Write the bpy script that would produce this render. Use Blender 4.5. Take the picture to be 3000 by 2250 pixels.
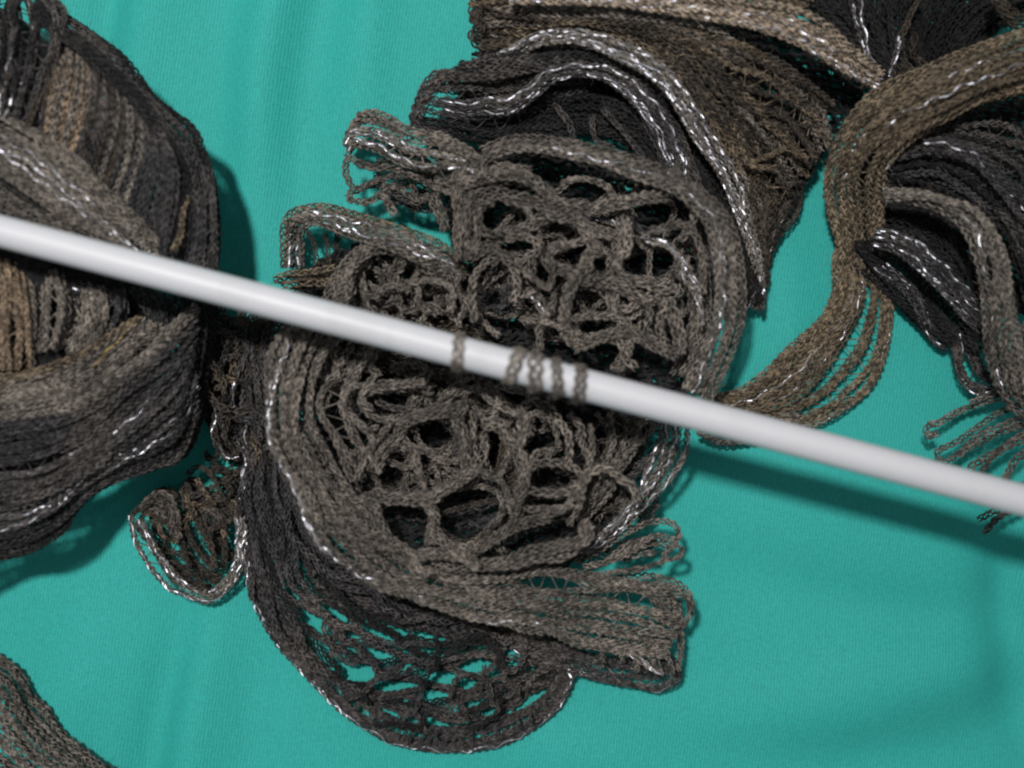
import bpy, math, random
import numpy as np
from mathutils import Vector

# ------------------------------------------------------------------ camera, world, light, exposure
scene = bpy.context.scene
for o in list(bpy.data.objects):
    bpy.data.objects.remove(o)
CAMH = 0.180                      # lens height above the cloth, metres
FRAME_W = 0.150                   # width of cloth that fills the frame
cam_data = bpy.data.cameras.new('camera')
cam_data.sensor_width = 36.0
cam_data.lens = 36.0 * CAMH / FRAME_W
cam_data.clip_start = 0.01
cam_data.clip_end = 10.0
cam_data.dof.use_dof = True
cam_data.dof.focus_distance = CAMH - 0.007
cam_data.dof.aperture_fstop = 7.8
cam = bpy.data.objects.new('camera', cam_data)
cam.location = (0, 0, CAMH)
scene.collection.objects.link(cam)
scene.camera = cam

world = bpy.data.worlds.new('World')
scene.world = world
world.use_nodes = True
bg = world.node_tree.nodes['Background']
bg.inputs[0].default_value = (0.93, 0.97, 1.0, 1)
bg.inputs[1].default_value = 0.20

lamp_data = bpy.data.lights.new('lamp', 'SPOT')
lamp_data.energy = 10.1
lamp_data.spot_size = math.radians(47)
lamp_data.spot_blend = 1.0
lamp_data.shadow_soft_size = 0.019
lamp_data.color = (1.0, 0.975, 0.95)
lamp = bpy.data.objects.new('lamp', lamp_data)
lamp.location = (-0.090, 0.137, 0.50)
lamp.rotation_euler = (Vector((-0.035, -0.005, 0)) - Vector(lamp.location)).to_track_quat('-Z', 'Y').to_euler()
scene.collection.objects.link(lamp)

scene.view_settings.view_transform = 'Standard'
scene.view_settings.look = 'None'
scene.view_settings.exposure = 0.0
scene.view_settings.gamma = 1.0
scene.view_settings.use_curve_mapping = False
scene.cycles.filter_width = 2.2

rng = np.random.default_rng(11)
random.seed(11)
COL = scene.collection
TRIS = [0]

# ------------------------------------------------------------------ materials
def new_mat(name):
    m = bpy.data.materials.new(name)
    m.use_nodes = True
    nt = m.node_tree
    return m, nt, nt.nodes['Principled BSDF']

def yarn_mat(name, col, col2, rough=0.8):
    """variegated acrylic: two dye shades drifting into each other, heather flecks that also paint stitch-gap shade, fuzzy sheen"""
    m, nt, p = new_mat(name)
    N, L = nt.nodes, nt.links
    geo = N.new('ShaderNodeTexCoord')
    big = N.new('ShaderNodeTexNoise'); big.inputs['Scale'].default_value = 90; big.inputs['Detail'].default_value = 2
    fine = N.new('ShaderNodeTexNoise'); fine.inputs['Scale'].default_value = 1300; fine.inputs['Detail'].default_value = 2
    L.new(geo.outputs['Object'], big.inputs['Vector']); L.new(geo.outputs['Object'], fine.inputs['Vector'])
    info = N.new('ShaderNodeObjectInfo')
    r1 = N.new('ShaderNodeMapRange'); r1.inputs[1].default_value = 0.35; r1.inputs[2].default_value = 0.65
    L.new(big.outputs['Fac'], r1.inputs[0])
    mix = N.new('ShaderNodeMix'); mix.data_type = 'RGBA'
    mix.inputs[6].default_value = (*col, 1); mix.inputs[7].default_value = (*col2, 1)
    L.new(r1.outputs[0], mix.inputs[0])
    r2 = N.new('ShaderNodeMapRange'); r2.inputs[1].default_value = 0.40; r2.inputs[2].default_value = 0.66
    r2.inputs[3].default_value = 0.45; r2.inputs[4].default_value = 1.75  # dark flecks paint shade into the stitch gaps, along with heather grain
    L.new(fine.outputs['Fac'], r2.inputs[0])
    r3 = N.new('ShaderNodeMapRange'); r3.inputs[3].default_value = 0.8; r3.inputs[4].default_value = 1.2
    L.new(info.outputs['Random'], r3.inputs[0])
    mm = N.new('ShaderNodeMath'); mm.operation = 'MULTIPLY'
    L.new(r2.outputs[0], mm.inputs[0]); L.new(r3.outputs[0], mm.inputs[1])
    sc = N.new('ShaderNodeVectorMath'); sc.operation = 'SCALE'
    L.new(mix.outputs[2], sc.inputs[0]); L.new(mm.outputs[0], sc.inputs['Scale'])
    L.new(sc.outputs[0], p.inputs['Base Color'])
    p.inputs['Roughness'].default_value = rough
    p.inputs['Specular IOR Level'].default_value = 0.18
    p.inputs['Sheen Weight'].default_value = 0.05
    p.inputs['Sheen Roughness'].default_value = 0.5
    fib = N.new('ShaderNodeTexNoise'); fib.inputs['Scale'].default_value = 5000; fib.inputs['Detail'].default_value = 2
    L.new(geo.outputs['Object'], fib.inputs['Vector'])
    b = N.new('ShaderNodeBump'); b.inputs['Strength'].default_value = 0.5; b.inputs['Distance'].default_value = 0.00012
    L.new(fib.outputs['Fac'], b.inputs['Height']); L.new(b.outputs[0], p.inputs['Normal'])
    return m

M = {
    'taupe':    yarn_mat('taupe_yarn',    (0.170, 0.148, 0.127), (0.100, 0.087, 0.076)),
    'charcoal': yarn_mat('charcoal_yarn', (0.037, 0.036, 0.039), (0.080, 0.070, 0.064)),
    'black':    yarn_mat('black_shade_yarn',    (0.008, 0.008, 0.009), (0.020, 0.019, 0.019)),  # darkest dye; also paints the shade of deep hollows and lace holes
    'brown':    yarn_mat('brown_yarn',    (0.150, 0.116, 0.078), (0.104, 0.080, 0.056)),
    'darkbrown': yarn_mat('dark_brown_yarn', (0.062, 0.049, 0.036), (0.036, 0.030, 0.025)),
    'beige':    yarn_mat('beige_yarn',    (0.33, 0.265, 0.205), (0.24, 0.19, 0.145)),
    'tan':      yarn_mat('tan_yarn',      (0.25, 0.185, 0.125), (0.14, 0.108, 0.080)),
}

def silver():
    m, nt, p = new_mat('silver_lurex')
    p.inputs['Base Color'].default_value = (0.64, 0.64, 0.70, 1)
    p.inputs['Metallic'].default_value = 1.0
    p.inputs['Roughness'].default_value = 0.5
    return m
M['silver'] = silver()

def gold():
    m, nt, p = new_mat('gold_lurex')
    p.inputs['Base Color'].default_value = (0.24, 0.17, 0.06, 1)
    p.inputs['Metallic'].default_value = 0.6
    p.inputs['Roughness'].default_value = 0.5
    return m
M['gold'] = gold()

def needle_mat():
    m, nt, p = new_mat('white_plastic')
    N, L = nt.nodes, nt.links
    tc = N.new('ShaderNodeTexCoord')
    n = N.new('ShaderNodeTexNoise'); n.inputs['Scale'].default_value = 60; n.inputs['Detail'].default_value = 4
    L.new(tc.outputs['Object'], n.inputs['Vector'])
    mr = N.new('ShaderNodeMapRange'); mr.inputs[3].default_value = 0.38; mr.inputs[4].default_value = 0.50
    L.new(n.outputs['Fac'], mr.inputs[0]); L.new(mr.outputs[0], p.inputs['Roughness'])
    sm = N.new('ShaderNodeTexNoise'); sm.inputs['Scale'].default_value = 120; sm.inputs['Detail'].default_value = 6; sm.inputs['Roughness'].default_value = 0.7
    L.new(tc.outputs['Object'], sm.inputs['Vector'])
    cr = N.new('ShaderNodeMix'); cr.data_type = 'RGBA'
    cr.inputs[6].default_value = (0.615, 0.62, 0.655, 1); cr.inputs[7].default_value = (0.55, 0.555, 0.57, 1)
    ms = N.new('ShaderNodeMapRange'); ms.inputs[1].default_value = 0.5; ms.inputs[2].default_value = 0.75
    L.new(sm.outputs['Fac'], ms.inputs[0]); L.new(ms.outputs[0], cr.inputs[0]); L.new(cr.outputs[2], p.inputs['Base Color'])
    p.inputs['Subsurface Weight'].default_value = 0.25
    p.inputs['Subsurface Radius'].default_value = (0.001, 0.001, 0.001)
    p.inputs['Subsurface Scale'].default_value = 1.0
    p.inputs['Specular IOR Level'].default_value = 0.42
    return m
M['needle'] = needle_mat()

def cloth_mat():
    m, nt, p = new_mat('teal_jersey')
    N, L = nt.nodes, nt.links
    tc = N.new('ShaderNodeTexCoord')
    mp = N.new('ShaderNodeMapping'); mp.inputs['Rotation'].default_value = (0, 0, math.radians(8))
    L.new(tc.outputs['Object'], mp.inputs['Vector'])
    w = N.new('ShaderNodeTexWave'); w.wave_type = 'BANDS'; w.bands_direction = 'X'
    w.inputs['Scale'].default_value = 700; w.inputs['Distortion'].default_value = 2.5; w.inputs['Detail'].default_value = 2
    w.inputs['Detail Scale'].default_value = 1.5
    L.new(mp.outputs[0], w.inputs['Vector'])
    w2 = N.new('ShaderNodeTexWave'); w2.wave_type = 'BANDS'; w2.bands_direction = 'Y'
    w2.inputs['Scale'].default_value = 900; w2.inputs['Distortion'].default_value = 3.5; w2.inputs['Detail'].default_value = 2
    L.new(mp.outputs[0], w2.inputs['Vector'])
    n = N.new('ShaderNodeTexNoise'); n.inputs['Scale'].default_value = 2200; n.inputs['Detail'].default_value = 3
    L.new(tc.outputs['Object'], n.inputs['Vector'])
    big = N.new('ShaderNodeTexNoise'); big.inputs['Scale'].default_value = 35; big.inputs['Detail'].default_value = 3
    L.new(tc.outputs['Object'], big.inputs['Vector'])
    a = N.new('ShaderNodeMath'); a.operation = 'MULTIPLY_ADD'; a.inputs[1].default_value = 0.55
    L.new(w.outputs['Fac'], a.inputs[0]); 
    b2 = N.new('ShaderNodeMath'); b2.operation = 'MULTIPLY_ADD'; b2.inputs[1].default_value = 0.3
    L.new(w2.outputs['Fac'], b2.inputs[0]); L.new(n.outputs['Fac'], b2.inputs[2])
    L.new(b2.outputs[0], a.inputs[2])
    mr = N.new('ShaderNodeMapRange'); mr.inputs[1].default_value = 0.3; mr.inputs[2].default_value = 1.5
    mr.inputs[3].default_value = 0.66; mr.inputs[4].default_value = 1.22
    L.new(a.outputs[0], mr.inputs[0])
    mixc = N.new('ShaderNodeMix'); mixc.data_type = 'RGBA'
    mixc.inputs[6].default_value = (0.027, 0.362, 0.318, 1); mixc.inputs[7].default_value = (0.042, 0.420, 0.385, 1)
    L.new(big.outputs['Fac'], mixc.inputs[0])
    sc = N.new('ShaderNodeVectorMath'); sc.operation = 'SCALE'
    L.new(mixc.outputs[2], sc.inputs[0]); L.new(mr.outputs[0], sc.inputs['Scale'])
    L.new(sc.outputs[0], p.inputs['Base Color'])
    p.inputs['Roughness'].default_value = 0.6
    p.inputs['Specular IOR Level'].default_value = 0.14
    bp = N.new('ShaderNodeBump'); bp.inputs['Strength'].default_value = 0.6; bp.inputs['Distance'].default_value = 0.0001
    L.new(a.outputs[0], bp.inputs['Height']); L.new(bp.outputs[0], p.inputs['Normal'])
    return m
M['cloth'] = cloth_mat()

# ------------------------------------------------------------------ photo crops -> metres on the cloth
# a path is read off the photograph in native pixels of some enlargement; each point also gets its own height (mm)
VIEW = {'D': (0, 0, 0.73733), 'A': (0, 0, 1.843), 'B': (900, 0, 1.843), 'C': (1900, 0, 1.8436), 'W': (0, 700, 1.659),
        'E': (800, 600, 2.37), 'F': (1300, 400, 1.843), 'G': (700, 1100, 1.443), 'H': (2000, 700, 1.659),
        'I': (300, 1300, 2.765), 'K': (0, 1800, 3.687), 'J': (1000, 300, 3.318), 'R': (1600, 1450, 2.552)}
PX = FRAME_W / 3000.0

def pts(view, path, h):
    x0, y0, s = VIEW[view]
    n = len(path)
    out = []
    for i, q in enumerate(path):
        px, py = x0 + q[0] / s, y0 + q[1] / s
        if len(q) > 2:
            z = q[2]
        elif isinstance(h, (list, tuple)):
            z = float(np.interp(i / max(1, n - 1), np.linspace(0, 1, len(h)), h))
        else:
            z = h
        z *= 0.001
        f = (CAMH - z) / CAMH
        out.append(((px - 1500) * PX * f, -(py - 1125) * PX * f, z))
    return np.array(out)

def conv(a, b, path):
    (xa, ya, sa), (xb, yb, sb) = VIEW[a], VIEW[b]
    return [((xa + x / sa - xb) * sb, (ya + y / sa - yb) * sb) for x, y in path]

TT = np.linspace(0, 1, 14, endpoint=False)[None, :, None]

def resample(P, n):
    P = np.asarray(P, float)
    if len(P) == 2:
        P = np.array([P[0], (P[0] + P[1]) / 2, P[1]])
    Q = np.vstack([2 * P[0] - P[1], P, 2 * P[-1] - P[-2]])
    if len(P) > 60:
        C = P
    else:
        t = TT
        p0, p1, p2, p3 = Q[:-3, None], Q[1:-2, None], Q[2:-1, None], Q[3:, None]
        C = 0.5 * ((2 * p1) + (-p0 + p2) * t + (2 * p0 - 5 * p1 + 4 * p2 - p3) * t ** 2 + (-p0 + 3 * p1 - 3 * p2 + p3) * t ** 3)
        C = np.vstack([C.reshape(-1, 3), P[-1:]])
    d = np.concatenate([[0], np.cumsum(np.linalg.norm(np.diff(C, axis=0), axis=1))])
    s = np.linspace(0, d[-1], n)
    return np.stack([np.interp(s, d, C[:, k]) for k in range(3)], 1)

def length(P):
    return float(np.sum(np.linalg.norm(np.diff(P, axis=0), axis=1)))

def smooth_noise(n, cells, amp):
    k = max(3, int(cells) + 2)
    v = rng.normal(0, 1, k)
    x = np.linspace(0, k - 1.001, n)
    i = x.astype(int); f = x - i; f = f * f * (3 - 2 * f)
    return amp * (v[i] * (1 - f) + v[np.minimum(i + 1, k - 1)] * f)

def frames(P):
    T = np.gradient(P, axis=0)
    T /= np.linalg.norm(T, axis=1)[:, None] + 1e-12
    S = np.cross(T, np.array([0, 0, 1.0]))
    ln = np.linalg.norm(S, axis=1)
    S[ln < 0.15] = np.nan
    good = np.where(~np.isnan(S[:, 0]))[0]
    if len(good) == 0:
        S[:] = (1, 0, 0)
    else:
        for k in range(3):
            S[:, k] = np.interp(np.arange(len(P)), good, S[good, k])
    S -= T * np.sum(S * T, axis=1)[:, None]
    S /= np.linalg.norm(S, axis=1)[:, None] + 1e-12
    return T, S, np.cross(S, T)

def tube_arrays(C, S, N, r, sides):
    """C (n,3) centres -> verts, quads of a tube closed by its ends' rings"""
    n = len(C)
    a = np.arange(sides) * 2 * math.pi / sides + 0.4
    ring = C[:, None, :] + r[:, None, None] * (np.cos(a)[None, :, None] * S[:, None, :] + np.sin(a)[None, :, None] * N[:, None, :])
    V = ring.reshape(-1, 3)
    i = np.arange(n - 1)[:, None] * sides
    j = np.arange(sides)[None, :]
    jn = (j + 1) % sides
    Q = np.stack([i + j, i + jn, i + sides + jn, i + sides + j], -1).reshape(-1, 4)
    return V, Q

def make_mesh(name, parts, smooth=True):
    V, Q, off = [], [], 0
    for v, q in parts:
        V.append(v); Q.append(q + off); off += len(v)
    V = np.vstack(V); Q = np.vstack(Q)
    me = bpy.data.meshes.new(name)
    me.vertices.add(len(V)); me.vertices.foreach_set('co', V.astype(np.float32).ravel())
    me.loops.add(len(Q) * 4); me.loops.foreach_set('vertex_index', Q.astype(np.int32).ravel())
    me.polygons.add(len(Q))
    me.polygons.foreach_set('loop_start', np.arange(0, len(Q) * 4, 4, dtype=np.int32))
    me.polygons.foreach_set('loop_total', np.full(len(Q), 4, dtype=np.int32))
    me.polygons.foreach_set('use_smooth', np.full(len(Q), smooth))
    me.update(calc_edges=True)
    TRIS[0] += 2 * len(Q)
    return me

def link(name, me, mat, parent=None, base=(0, 0, 0), local=(0, 0, 0)):
    o = bpy.data.objects.new(name, me)
    if me is not None and mat is not None:
        me.materials.append(mat)
    COL.objects.link(o)
    if parent is not None:
        o.parent = parent
    o.location = local
    return o

class Thing:
    def __init__(s, name, label, cat, base, group=None):
        s.base = np.array(base, float)
        s.root = bpy.data.objects.new(name, None)
        s.root.empty_display_size = 0.01
        s.root.location = base
        s.root['label'] = label; s.root['category'] = cat
        COL.objects.link(s.root)

# ------------------------------------------------------------------ yarn
def braid(P, w, sides=4, strands=3, per=3.0, twist=0.45, step=10, flat=0.20):
    """knitted chain cord of width w along the path P: plies crossing over one another"""
    L = per * w
    n = max(8, int(length(P) / L * step))
    C = resample(P, n)
    T, S, N = frames(C)
    ph0 = rng.uniform(0, 6.28)
    tw = smooth_noise(n, length(P) / 0.006, twist)
    c, s_ = np.cos(tw)[:, None], np.sin(tw)[:, None]
    S, N = S * c + N * s_, N * c - S * s_
    s = np.linspace(0, length(P) / L * 2 * math.pi, n)
    s = s + smooth_noise(n, length(P) / (2.2 * w), 0.35)
    parts = []
    wv = w * (1 + smooth_noise(n, length(P) / 0.004, 0.07))
    for k in range(strands):
        ph = s + ph0 + 2 * math.pi * k / strands
        Ck = C + S * (0.33 * wv * np.sin(ph))[:, None] + N * (flat * wv * np.sin(2 * ph))[:, None]
        r = w * 0.158 * (1 + smooth_noise(n, n / 4, 0.14))
        r[0] *= 0.5; r[-1] *= 0.5
        V, Q = tube_arrays(Ck, S, N, r, sides)
        parts.append((V + rng.normal(0, 0.016 * w, V.shape), Q))
    if strands == 3:                                                   # stray fibres that stand off the cord
        m = max(2, int(length(P) / 0.00042))
        i = rng.integers(1, n - 1, m)
        a = rng.uniform(0, 6.28, m)
        out = S[i] * np.cos(a)[:, None] + N[i] * np.sin(a)[:, None]
        B = C[i] + out * (0.36 * w)
        d1 = out * rng.uniform(0.15, 0.9, m)[:, None] + T[i] * rng.normal(0, 1, m)[:, None] + rng.normal(0, 0.4, (m, 3))
        d1 /= np.linalg.norm(d1, axis=1)[:, None]
        d2 = d1 + rng.normal(0, 0.6, (m, 3)); d2 /= np.linalg.norm(d2, axis=1)[:, None]
        ln = rng.uniform(0.0003, 0.0009, m)[:, None]
        sd = np.cross(d1, rng.normal(0, 1, (m, 3))); sd /= np.linalg.norm(sd, axis=1)[:, None] + 1e-9
        hw = 0.000016
        p1 = B + d1 * ln; p2 = p1 + d2 * ln
        FV = np.stack([B - sd * hw, B + sd * hw, p1 + sd * hw, p1 - sd * hw, p2 + sd * hw * 0.4, p2 - sd * hw * 0.4], 1).reshape(-1, 3)
        FV[:, 2] = np.maximum(FV[:, 2], 0.0002)
        q = np.arange(m)[:, None] * 6
        parts.append((FV, np.vstack([q + [0, 1, 2, 3], q + [3, 2, 4, 5]])))
    return parts

def glitter(P, w, lift=0.27, seglen=0.00052, wide=0.135):
    """flat silver filament weaving over and under a cord: a faceted strip that shows as bright dashes"""
    n = max(6, int(length(P) / seglen))
    C = resample(P, n)
    T, S, N = frames(C)
    k = np.arange(n)
    per = rng.uniform(3.4, 4.2)
    show = np.clip(0.55 + smooth_noise(n, length(P) / 0.007, 0.75), -0.4, 1.0)      # thread sinks into the cord here and there
    dz = w * (lift * show + 0.17 * np.sin(2 * math.pi * k / per) + rng.normal(0, 0.06, n))
    dx = w * (0.20 * np.sin(2 * math.pi * k / per * 0.5 + 1.0) + smooth_noise(n, n / 7, 0.10))
    C = C + S * dx[:, None] + N * dz[:, None]
    phi = smooth_noise(n, n / 5.0, 0.28) + rng.normal(0, 0.08, n)
    D = S * np.cos(phi)[:, None] + N * np.sin(phi)[:, None]
    hw = 0.5 * w * wide * (rng.uniform(0.6, 1.25, n) * np.clip(0.3 + show, 0.15, 1))[:, None]
    V = np.empty((n * 2, 3)); V[0::2] = C - D * hw; V[1::2] = C + D * hw
    i = np.arange(n - 1) * 2
    Q = np.stack([i, i + 1, i + 3, i + 2], 1)
    return V, Q

def shift(parts, base):
    return [(v - base, q) for v, q in parts]

def add_cord(thing, P, w, mat, parent=None, glit=0, sides=4, name='cord', **kw):
    o = link(name, make_mesh(name, shift(braid(P, w, sides, **kw), thing.base)), M[mat], parent or thing.root)
    if glit:
        g = [glitter(P, w) for _ in range(glit)]
        gp = o if parent is None else parent
        link('metallic_thread', make_mesh('metallic_thread', shift(g, thing.base), False), M['silver'], gp)
    return o

def ribbon(thing, view, rails, n, mat, w=1.1, h=8, arch=0.0, glit=(), wob=0.35, hw=0.5, ts=None, sides=4, web=True,
           sag=None, mats=None, jit=0.25, ng=2, ragged=0.0, eyes=None, **kw):
    """length of mesh ribbon: rails are lines along it (first = one edge, last = other edge), n cords between them"""
    w *= 0.001
    nr = len(rails)
    hs = h if isinstance(h, list) and len(h) == nr and isinstance(h[0], (list, tuple, int, float)) else [h] * nr
    K = 160
    R = [resample(pts(view, r, hs[i]), K) for i, r in enumerate(rails)]
    R = np.array(R)
    if ts is None:
        ts = np.linspace(0, 1, n) + rng.normal(0, jit / max(2, n - 1), n)
        ts = np.clip(np.sort(ts), 0, 1)
    paths = []
    for t in ts:
        x = t * (nr - 1)
        i = min(int(x), nr - 2); f = x - i
        p0, p1, p2, p3 = R[max(i - 1, 0)], R[i], R[i + 1], R[min(i + 2, nr - 1)]
        if nr == 2:
            P = p1 * (1 - f) + p2 * f
        else:
            P = 0.5 * ((2 * p1) + (-p0 + p2) * f + (2 * p0 - 5 * p1 + 4 * p2 - p3) * f ** 2 + (-p0 + 3 * p1 - 3 * p2 + p3) * f ** 3)
        P = P.copy()
        T, S, N = frames(P)
        cells = length(P) / 0.007
        P += S * smooth_noise(K, cells, wob * 0.001)[:, None]
        P[:, 2] += smooth_noise(K, cells, hw * 0.001) + arch * 0.001 * math.sin(math.pi * t)
        P[:, 2] = np.maximum(P[:, 2], w * 0.45)
        if eyes:
            P = around_eyes(eyes, P)
        if ragged:
            a, b = int(rng.uniform(0, ragged) * K), int(rng.uniform(0, ragged) * K)
            P = P[a:K - b]
        paths.append(resample(P, K))
    # the ribbon's own mesh: fine ladder threads that tie neighbouring cords together
    wp = []
    if not web:
        wp += braid(paths[0] + np.array([0, 0, -0.0006]), w)
    for a, b in zip(paths[:-1], paths[1:]) if web else []:
        m = max(4, int(length(a) / 0.0016))
        if np.mean(np.linalg.norm(a - b, axis=1)) > 0.0045:
            m = max(4, m // 4)
        A, B = resample(a, m), resample(b, m)
        Z = np.empty((m, 3)); Z[0::2] = A[0::2]; Z[1::2] = B[1::2]
        Z = Z + rng.normal(0, 0.00008, Z.shape)
        Zs = resample(Z, m * 3)
        T, S, N = frames(Zs)
        wp.append(tube_arrays(Zs, S, N, np.full(len(Zs), 0.00010), 3))
    rib = link('ribbon', make_mesh('ribbon', shift(wp, thing.base)), M[mat], thing.root)
    for i, P in enumerate(paths):
        mt = mats(ts[i]) if mats else mat
        add_cord(thing, P, w * rng.uniform(0.9, 1.12), mt, parent=rib, sides=sides, **kw)
    g = []
    for gi in glit:
        P = paths[min(len(paths) - 1, int(round(gi * (len(paths) - 1))))]
        for _ in range(ng):
            g.append(glitter(P + np.array([0, 0, 0.0001]) , w))
    if g:
        link('metallic_thread', make_mesh('metallic_thread', shift(g, thing.base), False), M['silver'], rib)
    return rib

EYES = {'F': [(280, 430, 75, 55), (410, 590, 80, 45), (725, 640, 95, 55), (860, 700, 60, 45), (1120, 690, 115, 90), (1130, 405, 115, 55), (745, 290, 120, 38), (820, 1020, 95, 35), (540, 720, 35, 60), (870, 1170, 70, 60), (290, 880, 35, 40)],
        'G': [(650, 110, 95, 50), (830, 250, 100, 85), (1085, 310, 40, 85), (970, 575, 112, 118), (715, 625, 105, 80), (655, 785, 62, 62), (905, 810, 100, 26), (1300, 440, 70, 38), (1545, 490, 85, 60), (640, 430, 62, 45), (400, 300, 22, 60), (1290, 540, 70, 18), (1310, 680, 110, 28)],
        'E': [(740, 380, 75, 55), (920, 470, 70, 60), (690, 530, 60, 70), (960, 660, 75, 60), (1090, 640, 55, 45), (1600, 690, 60, 60), (860, 1350, 120, 60), (1180, 1210, 60, 40)]}

VIEW['G2'] = VIEW['G']
EYES['G2'] = [(500, 1262, 66, 32), (650, 1315, 84, 26), (1165, 1180, 38, 72), (1255, 1165, 36, 30), (735, 1462, 28, 22), (820, 1465, 18, 18), (1040, 1425, 66, 15), (1150, 1440, 46, 18), (1290, 1360, 54, 21),
              (1205, 1475, 28, 19), (310, 1035, 44, 18), (690, 1090, 22, 28), (470, 1100, 40, 16), (860, 1275, 48, 18), (1010, 1135, 48, 18), (625, 1020, 30, 15), (960, 1310, 40, 12), (1095, 1500, 28, 14)]

def around_eyes(view, P):
    if view not in EYES:
        return P
    x0, y0, s = VIEW[view]
    f = (CAMH - P[:, 2]) / CAMH
    q = np.stack([(P[:, 0] / f / PX + 1500 - x0) * s, (-P[:, 1] / f / PX + 1125 - y0) * s], 1)
    for cx, cy, rx, ry in EYES[view]:
        d = (q - (cx, cy)) / (rx + 9, ry + 9)
        th = np.arctan2(d[:, 1], d[:, 0])
        d = d / (1 + 0.17 * np.sin(2 * th + cx) + 0.12 * np.sin(3 * th + cy))[:, None]
        lump = (1 + 0.17 * np.sin(2 * th + cx) + 0.12 * np.sin(3 * th + cy))[:, None]
        r = np.linalg.norm(d, axis=1)
        k = r < 1.25
        t = np.maximum(r, 1e-3)
        nr = np.where(k, 1.0 + 0.2 * r, r)
        q = np.where(k[:, None], (cx, cy) + d * lump * (nr / t)[:, None] * (rx + 9, ry + 9), q)
    P = P.copy()
    P[:, 0] = ((q[:, 0] / s + x0) - 1500) * PX * f
    P[:, 1] = -((q[:, 1] / s + y0) - 1125) * PX * f
    return P

def tangle(thing, view, box, count, mat, h, w=1.2, inside=None, bend=1.0, lens=(0.008, 0.018), flow=None):
    """loose lace behind the traced cords: short meandering lengths that skirt the open eyes"""
    x0, y0, s = VIEW[view]
    made = 0
    while made < count:
        u, v = rng.uniform(box[0], box[2]), rng.uniform(box[1], box[3])
        if inside and not inside(u, v):
            continue
        hh = rng.uniform(*h)
        p = pts(view, [(u, v)], hh)[0]
        a = rng.uniform(0, 6.28) if flow is None else flow(u, v) + rng.normal(0, 0.5)
        n = int(rng.uniform(*lens) / 0.0006)
        da = smooth_noise(n, n / 6, 0.16 * bend)
        ang = a + np.cumsum(da)
        P = p + np.stack([np.cumsum(np.cos(ang)), np.cumsum(np.sin(ang)), np.zeros(n)], 1) * 0.0006
        P[:, 2] += smooth_noise(n, n / 6, 0.0008)
        P = around_eyes(view, resample(P, 90))
        if inside:
            f = (CAMH - P[:, 2]) / CAMH
            qu, qv = (P[:, 0] / f / PX + 1500 - x0) * s, (-P[:, 1] / f / PX + 1125 - y0) * s
            if not all(inside(qu[k], qv[k]) for k in (0, 20, 45, 70, 89)):
                continue
        sm = np.ones(5) / 5
        for k in range(3):
            P[2:-2, k] = np.convolve(P[:, k], sm, 'valid')
        add_cord(thing, resample(P, 100), w * 0.001 * rng.uniform(0.85, 1.15), mat if isinstance(mat, str) else mat[rng.integers(len(mat))])
        made += 1

def net(thing, view, lines, mat='taupe', w=1.15, h=13, hj=1.2, glit=(), dbl=(), sides=4):
    """separate lace cords traced one by one"""
    for i, ln in enumerate(lines):
        hh = h + rng.uniform(-hj, hj)
        P = resample(pts(view, ln, hh), 120)
        P[:, 2] += smooth_noise(120, length(P) / 0.006, 0.0006)
        P[:, :2] += np.stack([smooth_noise(120, length(P) / 0.004, 0.00016), smooth_noise(120, length(P) / 0.004, 0.00016)], 1)
        P = resample(around_eyes(view, P), 140)
        add_cord(thing, P, w * 0.001 * rng.uniform(0.8, 1.2), mat, glit=2 if i in glit else 0, sides=sides)
        if i in dbl:
            T, S, N = frames(P)
            P2 = P + S * 0.0008 + N * -0.0003
            add_cord(thing, P2, w * 0.001 * rng.uniform(0.8, 1.0), mat, sides=sides)

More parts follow.
